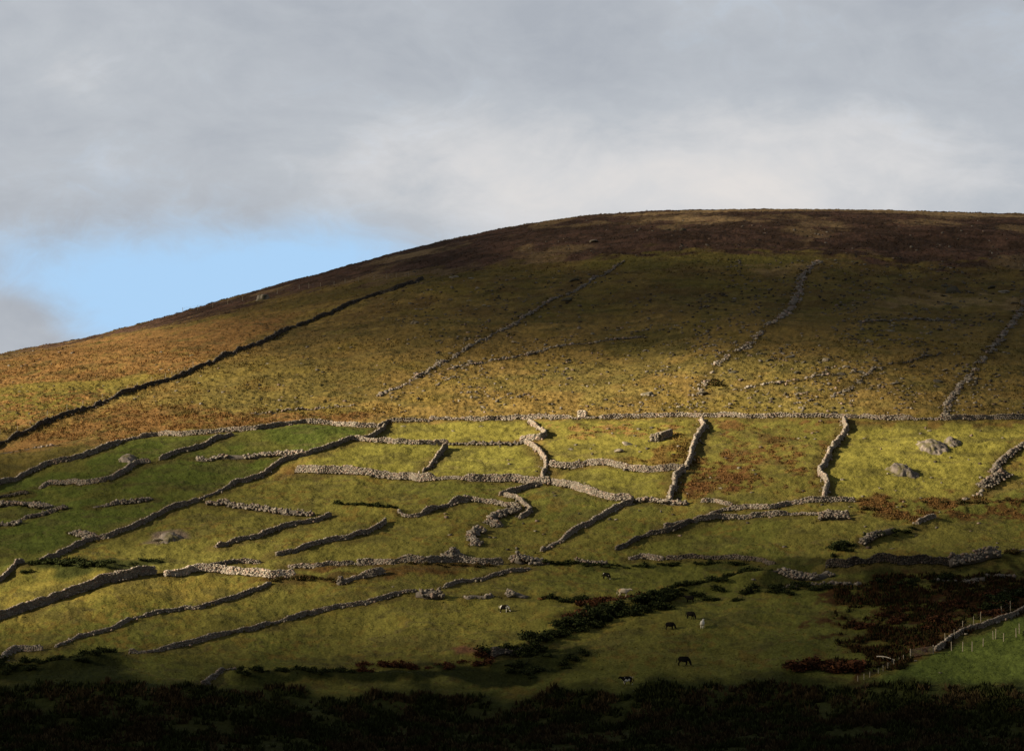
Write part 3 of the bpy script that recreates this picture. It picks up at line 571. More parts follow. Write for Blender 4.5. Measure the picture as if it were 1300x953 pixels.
def outcrop(px, py, rx, ry, hh, label, tone, seed):
    x, y = at(px, py); x = x[0]; y = y[0]; n = 44; g = np.linspace(-1.15, 1.15, n); A, B = np.meshgrid(g, g); r_ = np.hypot(A, B)
    X = x+A*rx; Y = y+B*ry; lump = fbm(X*.9+seed, Y*.7, 3, seed); crag = np.abs(fbm(X*1.1, Y*.9+seed, 3, seed+3)-.5)*2
    k = sst(1.12, .25, r_+(lump-.5)*.7); step = np.floor((k+crag*.25)*4)/4*.5+(k)*.5      # ledges
    Z = H(X.ravel(), Y.ravel()).reshape(X.shape)-.25*(1-k)-.1+step*hh*(.75+.5*lump)
    c = np.array([.23, .195, .165])*tone*(.55+.9*fbm(X*1.6, Y*1.6, 3, seed+5))[..., None]; mo_ = sst(.52, .62, fbm(X*.8, Y*.8+9, 3, seed+8)); c = lerp(c, np.array([.10, .09, .03]), np.maximum(mo_*.7, sst(.35, .1, k)))
    i = np.arange(n*n).reshape(n, n); F = np.stack([i[:-1, :-1], i[:-1, 1:], i[1:, 1:], i[1:, :-1]], -1).reshape(-1, 4)
    tag(mk('rock_outcrop', np.stack([X, Y, Z], -1), F, M_stone, c.reshape(-1, 3), loc=(x, y, float(Z.mean()))), label, 'rock', None, 'thing')
outcrop(1145, 600, 3.6, 4.5, 1.6, 'big humped grey rock alone in the bright field near the right', .72, 5)
outcrop(1184, 567, 3.8, 5.5, 1.2, 'long pale rock outcrop in the bright field under the head wall', .85, 8)
outcrop(1208, 562, 2.2, 4, .9, 'brownish rock at the right end of the long pale outcrop', .8, 11)
outcrop(162, 583, 2.2, 3.5, 1.0, 'grey rock hump in the dark green field below the curved wall', 1.0, 14)
outcrop(214, 682, 2.8, 4.5, .9, 'grey brown rock hump on bare soil in the olive field', .8, 17)
# loose boulders on the moor; regions of the photo (box, count, size, share dark)
REG = [((500, 350, 900, 520), 62, 'open moor around the leftmost tumbled line'), ((900, 335, 1190, 470), 74, 'shaded moor around the broad tumbled wall'), ((1060, 345, 1300, 525), 66, 'right hand moor beside the steep tumbled wall'),
       ((880, 470, 1200, 524), 38, 'sunlit moor strip just above the head wall')]
PT = []
for (x0, y0, x1, y1), n, where in REG:
    k = 0
    while k < n:
        px = rng.uniform(x0, x1); py = rng.uniform(y0, y1)
        if vn(px/45, py/22, 91)+rng.uniform(-.25, .25) < .45: continue
        if py < 335+max(0, (px-1150))*.05: continue
        s_ = float(np.clip(rng.lognormal(-.55, .42), .3, 1.35)); tn = int(rng.random() < .48)
        rock(px, py, s_, f"{['pale','dark'][tn]} {'low boulder' if s_ < .75 else 'large boulder'} scattered over the {where}", tn, group='boulders scattered over the moor'); k += 1
def gravel(name, label, regs, n, smin, smax):
    V_, F_, C_ = [], [], []; r = np.random.default_rng(77)
    for (x0, y0, x1, y1), sh in regs:
        m = int(n*sh); px = r.uniform(x0, x1, m*2); py = r.uniform(y0, y1, m*2)
        k = vn(px/30, py/14, 95)+r.uniform(-.3, .3, m*2) > .52; px = px[k][:m]; py = py[k][:m]
        x, y = at(px, py); q = len(x); z = H(x, y)
        c = np.stack([x, y, z+.03], 1); a = r.uniform(0, 6.28, q)
        T = np.stack([np.cos(a), np.sin(a), r.normal(0, .15, q)], 1); T /= np.linalg.norm(T, axis=1)[:, None]; N_ = np.stack([-np.sin(a), np.cos(a), 0*a], 1)
        hs = r.uniform(smin, smax, (q, 3)); hs[:, 2] *= .7
        V, F = boxes(c, T, N_, hs, .35, r); V_.append((V, F, stone_cols(q, r, 1.0)*np.repeat(np.where(r.random(q) < .4, .3, .8), 8)[:, None]))
    V, F, Cc = join(V_)
    return tag(mk(name, V, F, M_stone, Cc), label, None, None, 'stuff')
gravel('moor_rubble', 'small stones strewn over the upper moor', [((480, 345, 900, 525), .3), ((880, 330, 1310, 525), .55), ((-10, 440, 480, 525), .04), ((650, 280, 1310, 330), .06), ((560, 530, 1300, 700), .05)], 2600, .12, .42)

# ------------------------------------------------------------------ vegetation
def leaf_cloud(n, r, cols, shape=(1, 1, .8), leaf=.14, lumps=6):
    cen = r.normal(0, .42, (lumps, 3)); cen[:, 2] = np.abs(cen[:, 2])*.8+.2
    k = r.integers(lumps, size=n); p = cen[k]+r.normal(0, .24, (n, 3)); p[:, 2] = np.abs(p[:, 2]); p *= np.array(shape)
    d1 = r.normal(size=(n, 3)); d1 /= np.linalg.norm(d1, axis=1)[:, None]; d2 = np.cross(d1, r.normal(size=(n, 3))); d2 /= np.linalg.norm(d2, axis=1)[:, None]
    s = leaf*r.uniform(.6, 1.4, n)[:, None]
    V = np.stack([p-d1*s, p+d2*s*.55, p+d1*s, p-d2*s*.55], 1).reshape(-1, 3); F = np.arange(4*n).reshape(-1, 4)
    c = np.array(cols)[r.integers(len(cols), size=n)]*1.35*r.uniform(.6, 1.4, n)[:, None]
    # woody stems from the root outwards
    m = 9; e = cen[r.integers(lumps, size=m)]*np.array(shape); a = np.zeros((m, 3)); w = .03
    SV = np.stack([a+[w, 0, 0], a-[w, 0, 0], e-[w*.4, 0, 0], e+[w*.4, 0, 0]], 1).reshape(-1, 3)
    V = np.concatenate([V, SV]); F = np.concatenate([F, np.arange(4*m).reshape(-1, 4)+4*n]); c = np.concatenate([np.repeat(c, 4, 0), np.broadcast_to([.05, .035, .025], (4*m, 3))])
    return V, F, c
SH = {}
for kind_, cols in (('dark', [(.022, .030, .010), (.030, .036, .012), (.016, .020, .008)]), ('red', [(.065, .026, .014), (.045, .022, .012), (.085, .036, .016)]), ('brown', [(.06, .045, .018), (.04, .04, .012), (.08, .05, .02)]), ('gold', [(.24, .12, .05), (.18, .09, .03)])):
    SH[kind_] = []
    for j in range(4):
        V, F, c = leaf_cloud(650, np.random.default_rng(300+j+len(kind_)*10), cols)
        o = mk('shrub', V, F, M_leaf, c); SH[kind_].append(o.data); bpy.data.objects.remove(o)
def shrubs(line, n, half, sz, kind_, label, group, name='bramble_bush', cat='bush'):
    w = P(line); w, s = resample(w, .5); r = np.random.default_rng(len(label)*7+n)
    for i in range(n):
        j = min(len(w)-1, int((i+.5+r.uniform(-.4, .4))/n*len(w))); x, y = w[j]+r.normal(0, half, 2)*np.array([.5, 1])
        o = bpy.data.objects.new(name, SH[kind_][r.integers(4)]); C.objects.link(o); q = sz*r.uniform(.7, 1.3)
        o.location = (x, y, H(x, y)[0]-.15*q); o.scale = (q*1.15, q*1.15, q*r.uniform(.7, 1.0)); o.rotation_euler = (0, 0, r.uniform(0, 6.3))
        tag(o, label, cat, group if n > 1 else None)
S = shrubs
S([(730, 796), (760, 784), (785, 778), (815, 772), (835, 768)], 24, 2.0, 1.8, 'dark', 'black green bramble bush in the thick dark hedge at lower centre', 'dark hedge at lower centre')
S([(722, 788), (750, 775), (772, 766), (790, 763), (812, 766)], 16, 1.2, 1.4, 'red', 'reddish brown bush topping the dark hedge near the cream cow', 'reddish bushes of the centre hedge')
S([(640, 838), (670, 828), (700, 812), (730, 798)], 22, 1.6, 1.6, 'dark', 'dark bramble bush in the hedge running down to the bottom edge', 'hedge down to the bottom edge')
S([(835, 768), (862, 754), (880, 747), (905, 741), (945, 733), (975, 727)], 28, 1.3, 1.3, 'dark', 'dark bush in the hedge above the grazing black cows', 'hedge above the black cows')
S([(700, 762), (730, 763), (762, 764)], 8, 1.0, .95, 'dark', 'small dark bush in the thin hedge left of the cream cow', 'thin hedge left of the cream cow')
S([(975, 745), (1010, 748), (1045, 742), (940, 752), (900, 760)], 20, 2.2, 1.1, 'dark', 'low dark bush in scrub right of the black cows', 'scrub right of the black cows')
S([(455, 858), (480, 848), (520, 846), (560, 844), (600, 843), (625, 842)], 16, 2.0, 1.25, 'red', 'reddish dark bush on the bank at the bottom of the cow pasture', 'bank below the cow pasture')
S([(640, 858), (680, 850), (720, 842), (745, 838)], 12, 2.2, 1.1, 'dark', 'dark bush in scrub left of the half seen cow', 'scrub left of the half seen cow')
S([(1012, 850), (1035, 843), (1060, 846), (1082, 850)], 12, 2.2, 2.0, 'red', 'big dark red bush left of the field fence at the bottom', 'red bushes by the field fence')
S([(1100, 800), (1150, 790), (1200, 775), (1250, 765), (1300, 758)], 26, 5.0, 1.2, 'red', 'dark red bush on the bracken bank above the boundary wall', 'bracken bank above the boundary wall')
S([(1105, 745), (1140, 742), (1180, 738), (1215, 733)], 12, 2.0, 1.1, 'dark', 'dark bush above the red bracken bank', 'dark bushes above the bracken bank')
S([(1255, 770), (1290, 755), (1310, 745)], 9, 3.0, 1.6, 'dark', 'black bush at the right edge above the boundary wall', 'black bushes at the right edge')
S([(-10, 856), (40, 850), (80, 842), (120, 838), (142, 836)], 20, 2.0, 1.2, 'dark', 'dark bush in the scrub filling the bottom left corner', 'scrub in the bottom left corner')
S([(300, 856), (350, 855), (400, 858), (440, 860)], 14, 1.6, 1.0, 'dark', 'dark bush along the bottom edge left of the red bank', 'bushes along the bottom edge')
S([(40, 722), (70, 722), (100, 723), (130, 725)], 26, 2.4, 1.15, 'dark', 'low dark bush in the scrub patch beside the stub of wall at left', 'scrub patch at left')
S([(155, 714), (175, 713), (198, 711)], 7, .8, .7, 'dark', 'low dark bush on the small bank behind the tall slanting wall', 'small bank at left')
S([(430, 645), (460, 646), (500, 649)], 14, .8, .8, 'dark', 'low dark bush along the shaded bank in the middle fields', 'shaded bank in the middle fields')
S([(345, 737), (370, 735), (400, 736), (425, 738)], 12, .9, .9, 'brown', 'brown bush along the hidden wall at lower centre', 'bushes along the hidden wall')
S([(1060, 690), (1065, 700), (1072, 708)], 6, 1.8, 1.2, 'dark', 'dark bush below the bank in the right olive field', 'dark clump in the right olive field')
S([(1100, 688), (1140, 680), (1170, 672)], 9, .9, .75, 'dark', 'dark bush on the shaded bank of the right fields', 'shaded bank of the right fields')
S([(1180, 640), (1220, 636), (1260, 640), (1300, 640)], 14, 1.2, .8, 'brown', 'brown bush in the bracken belt under the right bright field', 'bracken belt on the right')
S([(1098, 644), (1104, 648)], 3, .7, 1.2, 'brown', 'rounded brown bush at the end of the parallel walls', 'bushes at the end of the parallel walls')
S([(740, 716), (790, 716), (850, 718), (900, 716), (960, 718)], 18, 1.2, .85, 'dark', 'low dark bush under the dark wall at centre right', 'scrub under the dark wall')
S([(690, 716), (720, 715)], 5, .8, 1.0, 'dark', 'dark bush beside the pale rubble mound', 'bushes beside the rubble mound')
S([(505, 716), (560, 718), (620, 718)], 9, .6, .7, 'brown', 'low brown bush at the foot of the long lower wall', 'bushes below the long lower wall')
S([(1275, 708), (1290, 709)], 4, .9, 1.1, 'brown', 'brown bush between the rubble wall and the right edge', 'bushes by the rubble wall')
S([(900, 486), (912, 487)], 4, 1.2, 1.2, 'brown', 'brown bush at the foot of the broad tumbled wall', 'bushes by the broad tumbled wall')
S([(688, 760), (688, 760)], 1, .1, .8, 'gold', 'single orange tuft in the thin hedge above the cow pasture', None, 'bracken_tuft', 'fern')

def clumps(name, label, boxes_, size, colf, seed, blades=5, keepf=None):
    """ground cover of pointed blades; boxes_ = (photo box, how many)"""
    r = np.random.default_rng(seed); XX, YY = [], []
    for (x0, y0, x1, y1), n in boxes_:
        x, y = at(r.uniform(x0, x1, n), r.uniform(y0, y1, n)); XX.append(x+r.normal(0, .3, n)); YY.append(y+r.normal(0, .9, n))
    x = np.concatenate(XX); y = np.concatenate(YY); dens = fbm(x/5, y/7, 3, seed)
    k = dens > r.uniform(.25, .6, len(x)); 
    if keepf is not None: k &= keepf(x, y)
    x = x[k]; y = y[k]; z = H(x, y); n = len(x); col = colf(x, y, r)
    s = r.uniform(size[0], size[1], n)
    a = r.uniform(0, 6.28, (n, blades)); ln = r.uniform(.15, .75, (n, blades)); w = s[:, None]*r.uniform(.16, .34, (n, blades)); h = s[:, None]*r.uniform(.6, 1.1, (n, blades))
    b = np.stack([x[:, None]+np.cos(a)*s[:, None]*.3, y[:, None]+np.sin(a)*s[:, None]*.3, np.broadcast_to(z[:, None]-.06, a.shape)], -1)
    tip = b+np.stack([np.cos(a)*ln*s[:, None], np.sin(a)*ln*s[:, None], h], -1)
    sd = np.stack([-np.sin(a)*w, np.cos(a)*w, 0*a], -1)
    V = np.stack([b-sd, b+sd, tip], 2).reshape(-1, 3); F = np.arange(len(V)).reshape(-1, 3)
    cc = np.repeat((col[:, None]*r.uniform(.78, 1.22, (n, blades, 1))).reshape(-1, 3), 3, 0)
    return tag(mk(name, V, F, M_leaf, cc), label, None, None, 'stuff')
gc = lambda f: (lambda x, y, r: ground_color(x, y)*f)
clumps('moor_grass', 'tussocky grass over moor and fields', [((-20, 430, 1320, 528), 26000)], (.22, .5), gc(1.05), 5, 4)
clumps('pasture_grass', 'short grazed grass of the walled fields', [((-20, 530, 1320, 870), 46000)], (.12, .30), gc(1.05), 25, 4)
clumps('heather', 'dark heather covering the hilltop', [((-20, 262, 1320, 350), 16000), ((100, 350, 560, 440), 3000)], (.2, .46), lambda x, y, r: ground_color(x, y)*.9, 6, 5)
clumps('bracken', 'rusty bracken on the left slope and among the fields', [((-20, 440, 340, 560), 12000), ((200, 515, 520, 545), 2500), ((853, 535, 1073, 640), 6000), ((700, 534, 885, 592), 2500), ((1090, 626, 1310, 662), 3000)], (.25, .55),
       lambda x, y, r: lerp(ground_color(x, y), G_BRACK*.9, np.clip((ground_color(x, y)[:, 0]/ground_color(x, y)[:, 1]-1.25)*1.2, 0, .6)), 8, 6, keepf=lambda x, y: (lambda g_: g_[:, 0]/g_[:, 1] > 1.3)(ground_color(x, y)))
clumps('dark_undergrowth', 'dark dead bracken and brambles along the foot of the hill', [((1060, 730, 1320, 850), 9000)], (.5, 1.0), lambda x, y, r: lerp(G_RED*.6, G_DARKV*1.5, r.uniform(0, 1, len(x))), 9, 6,
       keepf=lambda x, y: mask(x, y, [(1055, 760), (1110, 728), (1320, 725), (1320, 768), (1290, 774), (1210, 801), (1175, 820), (1110, 855), (1060, 865), (1010, 860), (1080, 815)], 3, 9)+(fbm(x/5, y/6, 3, 52)-.5)*1.6-2*mask(x, y, [(1105, 868), (1150, 845), (1190, 826), (1225, 804), (1310, 778), (1420, 760), (1420, 868)], 1, .5) > .55)
def verge():
    r = np.random.default_rng(31); XX = []
    for wp, w in WLS:
        n = int(len(wp)*1.6); k = r.integers(len(wp), size=n); XX.append(wp[k]+r.normal(0, w*.5+.35, (n, 2)))
    p = np.concatenate(XX); p = p[vn(p[:, 0]/5, p[:, 1]/5, 12) > r.uniform(.25, .8, len(p))]; x, y = p.T; n = len(x); z = H(x, y)
    col = lerp(ground_color(x, y), np.array([.060, .052, .018]), r.uniform(.2, .8, n)); s = r.uniform(.25, .65, n); b_ = 6
    a = r.uniform(0, 6.28, (n, b_)); w = s[:, None]*r.uniform(.12, .28, (n, b_)); h = s[:, None]*r.uniform(.6, 1.1, (n, b_))
    b = np.stack([x[:, None]+np.cos(a)*s[:, None]*.3, y[:, None]+np.sin(a)*s[:, None]*.3, np.broadcast_to(z[:, None]-.06, a.shape)], -1)
    tip = b+np.stack([np.cos(a)*.4*s[:, None], np.sin(a)*.4*s[:, None], h], -1); sd = np.stack([-np.sin(a)*w, np.cos(a)*w, 0*a], -1)
    V = np.stack([b-sd, b+sd, tip], 2).reshape(-1, 3)
    tag(mk('verge_weeds', V, np.arange(len(V)).reshape(-1, 3), M_leaf, np.repeat((col[:, None]*r.uniform(.6, 1.3, (n, b_, 1))).reshape(-1, 3), 3, 0)), 'rank grass and weeds growing along the walls', None, None, 'stuff')
verge()
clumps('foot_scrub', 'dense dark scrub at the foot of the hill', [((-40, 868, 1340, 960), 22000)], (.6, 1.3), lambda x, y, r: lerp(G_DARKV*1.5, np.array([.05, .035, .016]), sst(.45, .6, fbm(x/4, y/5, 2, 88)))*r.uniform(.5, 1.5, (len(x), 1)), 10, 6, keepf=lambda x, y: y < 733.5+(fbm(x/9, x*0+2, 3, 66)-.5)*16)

# ------------------------------------------------------------------ fences and gate
def cyl(p0, p1, r0, n=6, r1=None):
    p0 = np.array(p0, float); p1 = np.array(p1, float); d = p1-p0; d /= np.linalg.norm(d); a = np.cross(d, [0.3, .9, .2]); a /= np.linalg.norm(a); b = np.cross(d, a)
    t = np.arange(n)*2*math.pi/n; ring = np.cos(t)[:, None]*a+np.sin(t)[:, None]*b; r1 = r1 or r0
    V = np.concatenate([p0+ring*r0, p1+ring*r1, [p0], [p1]]); F = []
    for i in range(n):
        j = (i+1) % n; F += [[i, j, n+j, n+i], [2*n, j, i, i], [2*n+1, n+i, n+j, n+j]]
    return V, F
def mesh_py(name, parts, m, parent=None):
    V, F, o = [], [], 0
    for v, f in parts:
        V += [tuple(q) for q in v]; F += [tuple(dict.fromkeys(k+o for k in ff)) for ff in f]; o += len(v)
    me = bpy.data.meshes.new(name); me.from_pydata(V, [], F); me.materials.append(m); ob = bpy.data.objects.new(name, me); C.objects.link(ob)
    if parent: ob.parent = parent
    return ob
def fence(label, posts, h=1.25, wire=True, rr=.075, m=None):
    w = P(posts); z = H(w[:, 0], w[:, 1]); root = bpy.data.objects.new('wire_fence', None); C.objects.link(root); o0 = np.array([w[0, 0], w[0, 1], z[0]]); root.location = o0
    tag(root, label, 'fence'); r = np.random.default_rng(len(label)); tops = []
    for (x, y), zz in zip(w, z):
        b = np.array([x, y, zz])-o0; t = b+np.array([r.normal(0, .06), r.normal(0, .06), h*r.uniform(.85, 1.12)]); tops.append((b, t))
        mesh_py('post', [cyl(b-np.array([0, 0, .3]), t, rr, 6, rr*.85)], m or M_wood, root)
    ws = []
    for (b0, t0), (b1, t1) in zip(tops[:-1], tops[1:]):
        for f in (.35, .62, .9): ws.append(cyl(b0+(t0-b0)*f, b1+(t1-b1)*f, .011, 4))
    mesh_py('wire', ws, M_wire, root)
fence('weathered post and wire fence along the heather edge under the left skyline', [(232+i*19.0, 397-i*3.4+0) for i in range(6)]+[(352, 374), (380, 368), (392, 366), (407, 364), (424, 362), (438, 360), (455, 358), (475, 356), (491, 355), (503, 353), (519, 351)], h=1.5)
fence('leaning posts standing along the boundary wall of the green corner field', [(1200, 814), (1212, 810), (1222, 800), (1236, 793), (1245, 789), (1272, 782), (1283, 777)], h=1.9)
fence('pale fence posts crossing the green corner field', [(1208, 824), (1222, 825), (1234, 825), (1248, 819), (1261, 810), (1264, 810), (1274, 813), (1290, 808), (1294, 804), (1315, 802)], h=1.7)
fence('short fence running down from the gate to the bottom edge', [(1147, 838), (1141, 839), (1135, 843), (1127, 847), (1121, 851), (1115, 854), (1104, 858), (1097, 862), (1089, 864)], h=1.1)
fence('pale posts lining the dark moor wall on the bracken side', [(0, 552), (22, 545), (38, 540), (60, 528), (85, 520), (105, 513), (130, 506), (162, 494), (174, 490), (192, 484), (210, 480), (218, 477), (226, 474), (234, 471), (245, 466)], h=1.2, rr=.06)
def gate():
    w = P([(1156, 834), (1185, 829)]); z = H(w[:, 0], w[:, 1]); o0 = np.array([w[0, 0], w[0, 1], z[0]]); b = np.array([w[1, 0], w[1, 1], z[1]])-o0
    root = bpy.data.objects.new('field_gate', None); C.objects.link(root); root.location = o0; tag(root, 'rusty barred field gate between the boundary wall and the dark bracken', 'gate')
    up = np.array([0, 0, 1.])
    mesh_py('post', [cyl(-up*.3, up*1.55, .1, 8)], M_wood, root); mesh_py('post', [cyl(b-up*.3, b+up*1.55, .1, 8)], M_wood, root)
    p = b*.03; q = b*.97
    mesh_py('gate_frame', [cyl(p+up*.2, p+up*1.35, .035), cyl(q+up*.2, q+up*1.35, .035), cyl(p+up*1.35, q+up*1.35, .035), cyl(p+up*.2, q+up*.2, .035), cyl(b*.5+up*.2, b*.5+up*1.35, .03)], M_rust, root)
    for f in (.43, .66, .89, 1.12): mesh_py('bar', [cyl(p+up*f, q+up*f, .045)], M_rust, root)
gate()
def branch():
    w = P([(1113, 837), (1136, 840)]); z = H(w[:, 0], w[:, 1]); a = np.array([w[0, 0], w[0, 1], z[0]+.6]); b = np.array([w[1, 0], w[1, 1], z[1]+.55]); pts = [a+(b-a)*t+np.array([0, 0, .25*math.sin(t*3.1)]) for t in np.linspace(0, 1, 7)]
    loc = a.copy(); ps = [cyl(p-loc, q-loc, .11-.008*i, 7) for i, (p, q) in enumerate(zip(pts[:-1], pts[1:]))]
    ps += [cyl(pts[2]-loc, pts[2]-loc+np.array([.2, .1, -.9]), .06, 5), cyl(pts[5]-loc, pts[5]-loc+np.array([.1, 0, -.8]), .06, 5)]
    o = mesh_py('fallen_log', ps, M_pale); o.location = loc; tag(o, 'pale bleached log propped behind the short fence by the gate', 'log')
branch()

# ------------------------------------------------------------------ cattle
def cow_material(name, base, patch=None, scale=1.4, thr=.5):
    m = bpy.data.materials.new(name); m.use_nodes = True; nt = m.node_tree; b = nt.nodes['Principled BSDF']; b.inputs['Roughness'].default_value = .8; b.inputs['Specular IOR Level'].default_value = .0
    if patch is None: b.inputs['Base Color'].default_value = (*base, 1); return m
    tc = nt.nodes.new('ShaderNodeTexCoord'); n = nt.nodes.new('ShaderNodeTexNoise'); n.inputs['Scale'].default_value = scale; n.inputs['Detail'].default_value = 1
    r = nt.nodes.new('ShaderNodeValToRGB'); r.color_ramp.elements[0].position = thr-.01; r.color_ramp.elements[1].position = thr+.01; r.color_ramp.elements[0].color = (*base, 1); r.color_ramp.elements[1].color = (*patch, 1)
    nt.links.new(tc.outputs['Object'], n.inputs['Vector']); nt.links.new(n.outputs['Fac'], r.inputs[0]); nt.links.new(r.outputs[0], b.inputs['Base Color']); return m
MB_ = cow_material('black_hide', (.012, .011, .010)); MC_ = cow_material('cream_hide', (.62, .52, .38), (.42, .28, .16), 1.2, .60); MW_ = cow_material('white_hide', (.70, .66, .56)); MP_ = cow_material('pied_hide', (.015, .013, .012), (.72, .68, .60), 1.1, .49)
MP2 = cow_material('black_hide_white_flank', (.008, .008, .007), (.72, .68, .60), 1.1, .62)
M_horn = cow_material('hoof_horn', (.05, .04, .03)); M_pink = cow_material('udder_skin', (.50, .28, .22))
def skin(name, verts, edges, rad, m, parent=None, sub=2):
    me = bpy.data.meshes.new(name); me.from_pydata(verts, edges, []); o = bpy.data.objects.new(name, me); C.objects.link(o)
    o.modifiers.new('s', 'SKIN'); s = o.modifiers.new('d', 'SUBSURF'); s.levels = sub
    for i, q in enumerate(rad): o.data.skin_vertices[0].data[i].radius = q
    o.data.skin_vertices[0].data[0].use_root = True
    dg = bpy.context.evaluated_depsgraph_get(); nm = bpy.data.meshes.new_from_object(o.evaluated_get(dg)); nm.name = name
    bpy.data.objects.remove(o); nm.materials.clear(); nm.materials.append(m)
    for p in nm.polygons: p.use_smooth = True
    ob = bpy.data.objects.new(name, nm); C.objects.link(ob)
    if parent: ob.parent = parent
    return ob
def cow_body(graze, stride):
    v = [(-.55, 0, 1.08), (-.15, 0, 1.03), (.30, 0, 1.05), (.62, 0, 1.12), (-.82, 0, 1.16)]      # spine: pelvis first
    rad = [(.33, .36), (.38, .40), (.37, .40), (.27, .33), (.20, .24)]; e = [(0, 1), (1, 2), (2, 3), (0, 4)]
    nk = [(.86, 0, .98), (1.06, 0, .66), (1.14, 0, .42), (1.24, 0, .20)] if graze else [(.90, 0, 1.28), (1.12, 0, 1.42), (1.32, 0, 1.36), (1.52, 0, 1.22)]
    b = len(v); v += nk; rad += [(.17, .21), (.12, .15), (.12, .13), (.075, .075)]; e += [(3, b), (b, b+1), (b+1, b+2), (b+2, b+3)]
    for sd in (-1, 1):
        f = stride*sd
        b = len(v); v += [(.48, .17*sd, .72), (.50+f*.3, .18*sd, .42), (.50+f, .18*sd, .10), (.53+f, .18*sd, .02)]; rad += [(.13, .12), (.065, .065), (.045, .045), (.06, .06)]; e += [(2, b), (b, b+1), (b+1, b+2), (b+2, b+3)]
        b = len(v); v += [(-.56, .18*sd, .80), (-.50-f*.3, .19*sd, .60), (-.68-f, .19*sd, .38), (-.64-f, .19*sd, .10), (-.61-f, .19*sd, .02)]; rad += [(.17, .16), (.11, .10), (.06, .06), (.045, .045), (.06, .06)]; e += [(0, b), (b, b+1), (b+1, b+2), (b+2, b+3), (b+3, b+4)]
        h0 = len(v); hd = nk[2] if not graze else nk[1]
        v += [(hd[0]-.02, .20*sd, hd[2]+.06)]; rad += [(.035, .03)]; e += [(7 if not graze else 6, h0)]
    return v, e, rad
def cow(label, px, py, head, m, graze=True, size=1.0, group=None, stride=.08):
    x, y = at(px, py); x = x[0]; y = y[0]; root = bpy.data.objects.new('cow', None); C.objects.link(root)
    root.location = (x, y, H(x, y)[0]-.02); root.scale = (size,)*3; a = R(head)
    e_ = .6; gx = (H(x+e_, y)[0]-H(x-e_, y)[0])/(2*e_); gy = (hmid(x, y+3)-hmid(x, y-3))/6
    root.rotation_euler = (0, -math.atan(gx*math.cos(a)*.5+gy*math.sin(a)), a)
    tag(root, label, 'cow', group)
    v, e, rad = cow_body(graze, stride); rad = [(q[0]*1.12, q[1]*1.16) for q in rad]; skin('body', v, e, rad, m, root)
    t = mesh_py('tail', [cyl((-.98, 0, 1.28), (-1.05, .02, .80), .035, 6, .02), cyl((-1.05, .02, .80), (-1.04, .02, .48), .05, 6, .07)], m, root)
    mesh_py('udder', [cyl((-.42, 0, .72), (-.42, 0, .56), .17, 8, .10)], M_pink, root)
    hd = (1.10, .58) if graze else (1.16, 1.56)
    for sd in (-1, 1): mesh_py('horn', [cyl((hd[0]-.03, .09*sd, hd[1]+.05), (hd[0]+.02, .20*sd, hd[1]+.14), .022, 6, .008)], M_horn, root)
cow('black and white cow grazing rightwards in the wide pasture below the rubble heaps', 640, 778, -8, MP_)
cow('black cow with a white flank grazing above the reddish hedge', 769, 735, -40, MP2, size=.9)
cow('cream cow standing half hidden behind the reddish bush', 791, 757, 5, MC_, graze=False, size=1.15)
cow('black cow grazing with its back turned, nearest to the white cow', 876, 787, -35, MB_)
cow('small black cow grazing just left of the white cow and its neighbour', 850, 798, -12, MB_)
cow('white cow seen from behind beside two black cows', 892, 797, 75, MW_, graze=False, size=.95, stride=.02)
cow('largest black cow grazing alone near the bottom of the pasture', 867, 846, -10, MB_, size=1.2)
cow('black and white cow at the bottom edge below the lone black cow', 797, 869, 200, MP_, graze=False, size=1.1)
cow('black cow standing in the shade of the dark hedge', 876, 766, 170, MB_, graze=False, size=.95)
cow('black cow cut off by the right edge of the green corner field', 1303, 806, -5, MB_, size=.8)

# ------------------------------------------------------------------ sun, clouds that shade it, sky
EL, AZ = R(21), R(17)
S_ = np.array([-math.cos(EL)*math.cos(AZ), -math.cos(EL)*math.sin(AZ), math.sin(EL)])
sun = bpy.data.lights.new('sun', 'SUN'); sun.energy = 5.0; sun.angle = R(.53); sun.color = (1, .84, .60)
so = bpy.data.objects.new('sun', sun); C.objects.link(so); so.rotation_euler = Vector(S_).to_track_quat('Z', 'Y').to_euler()

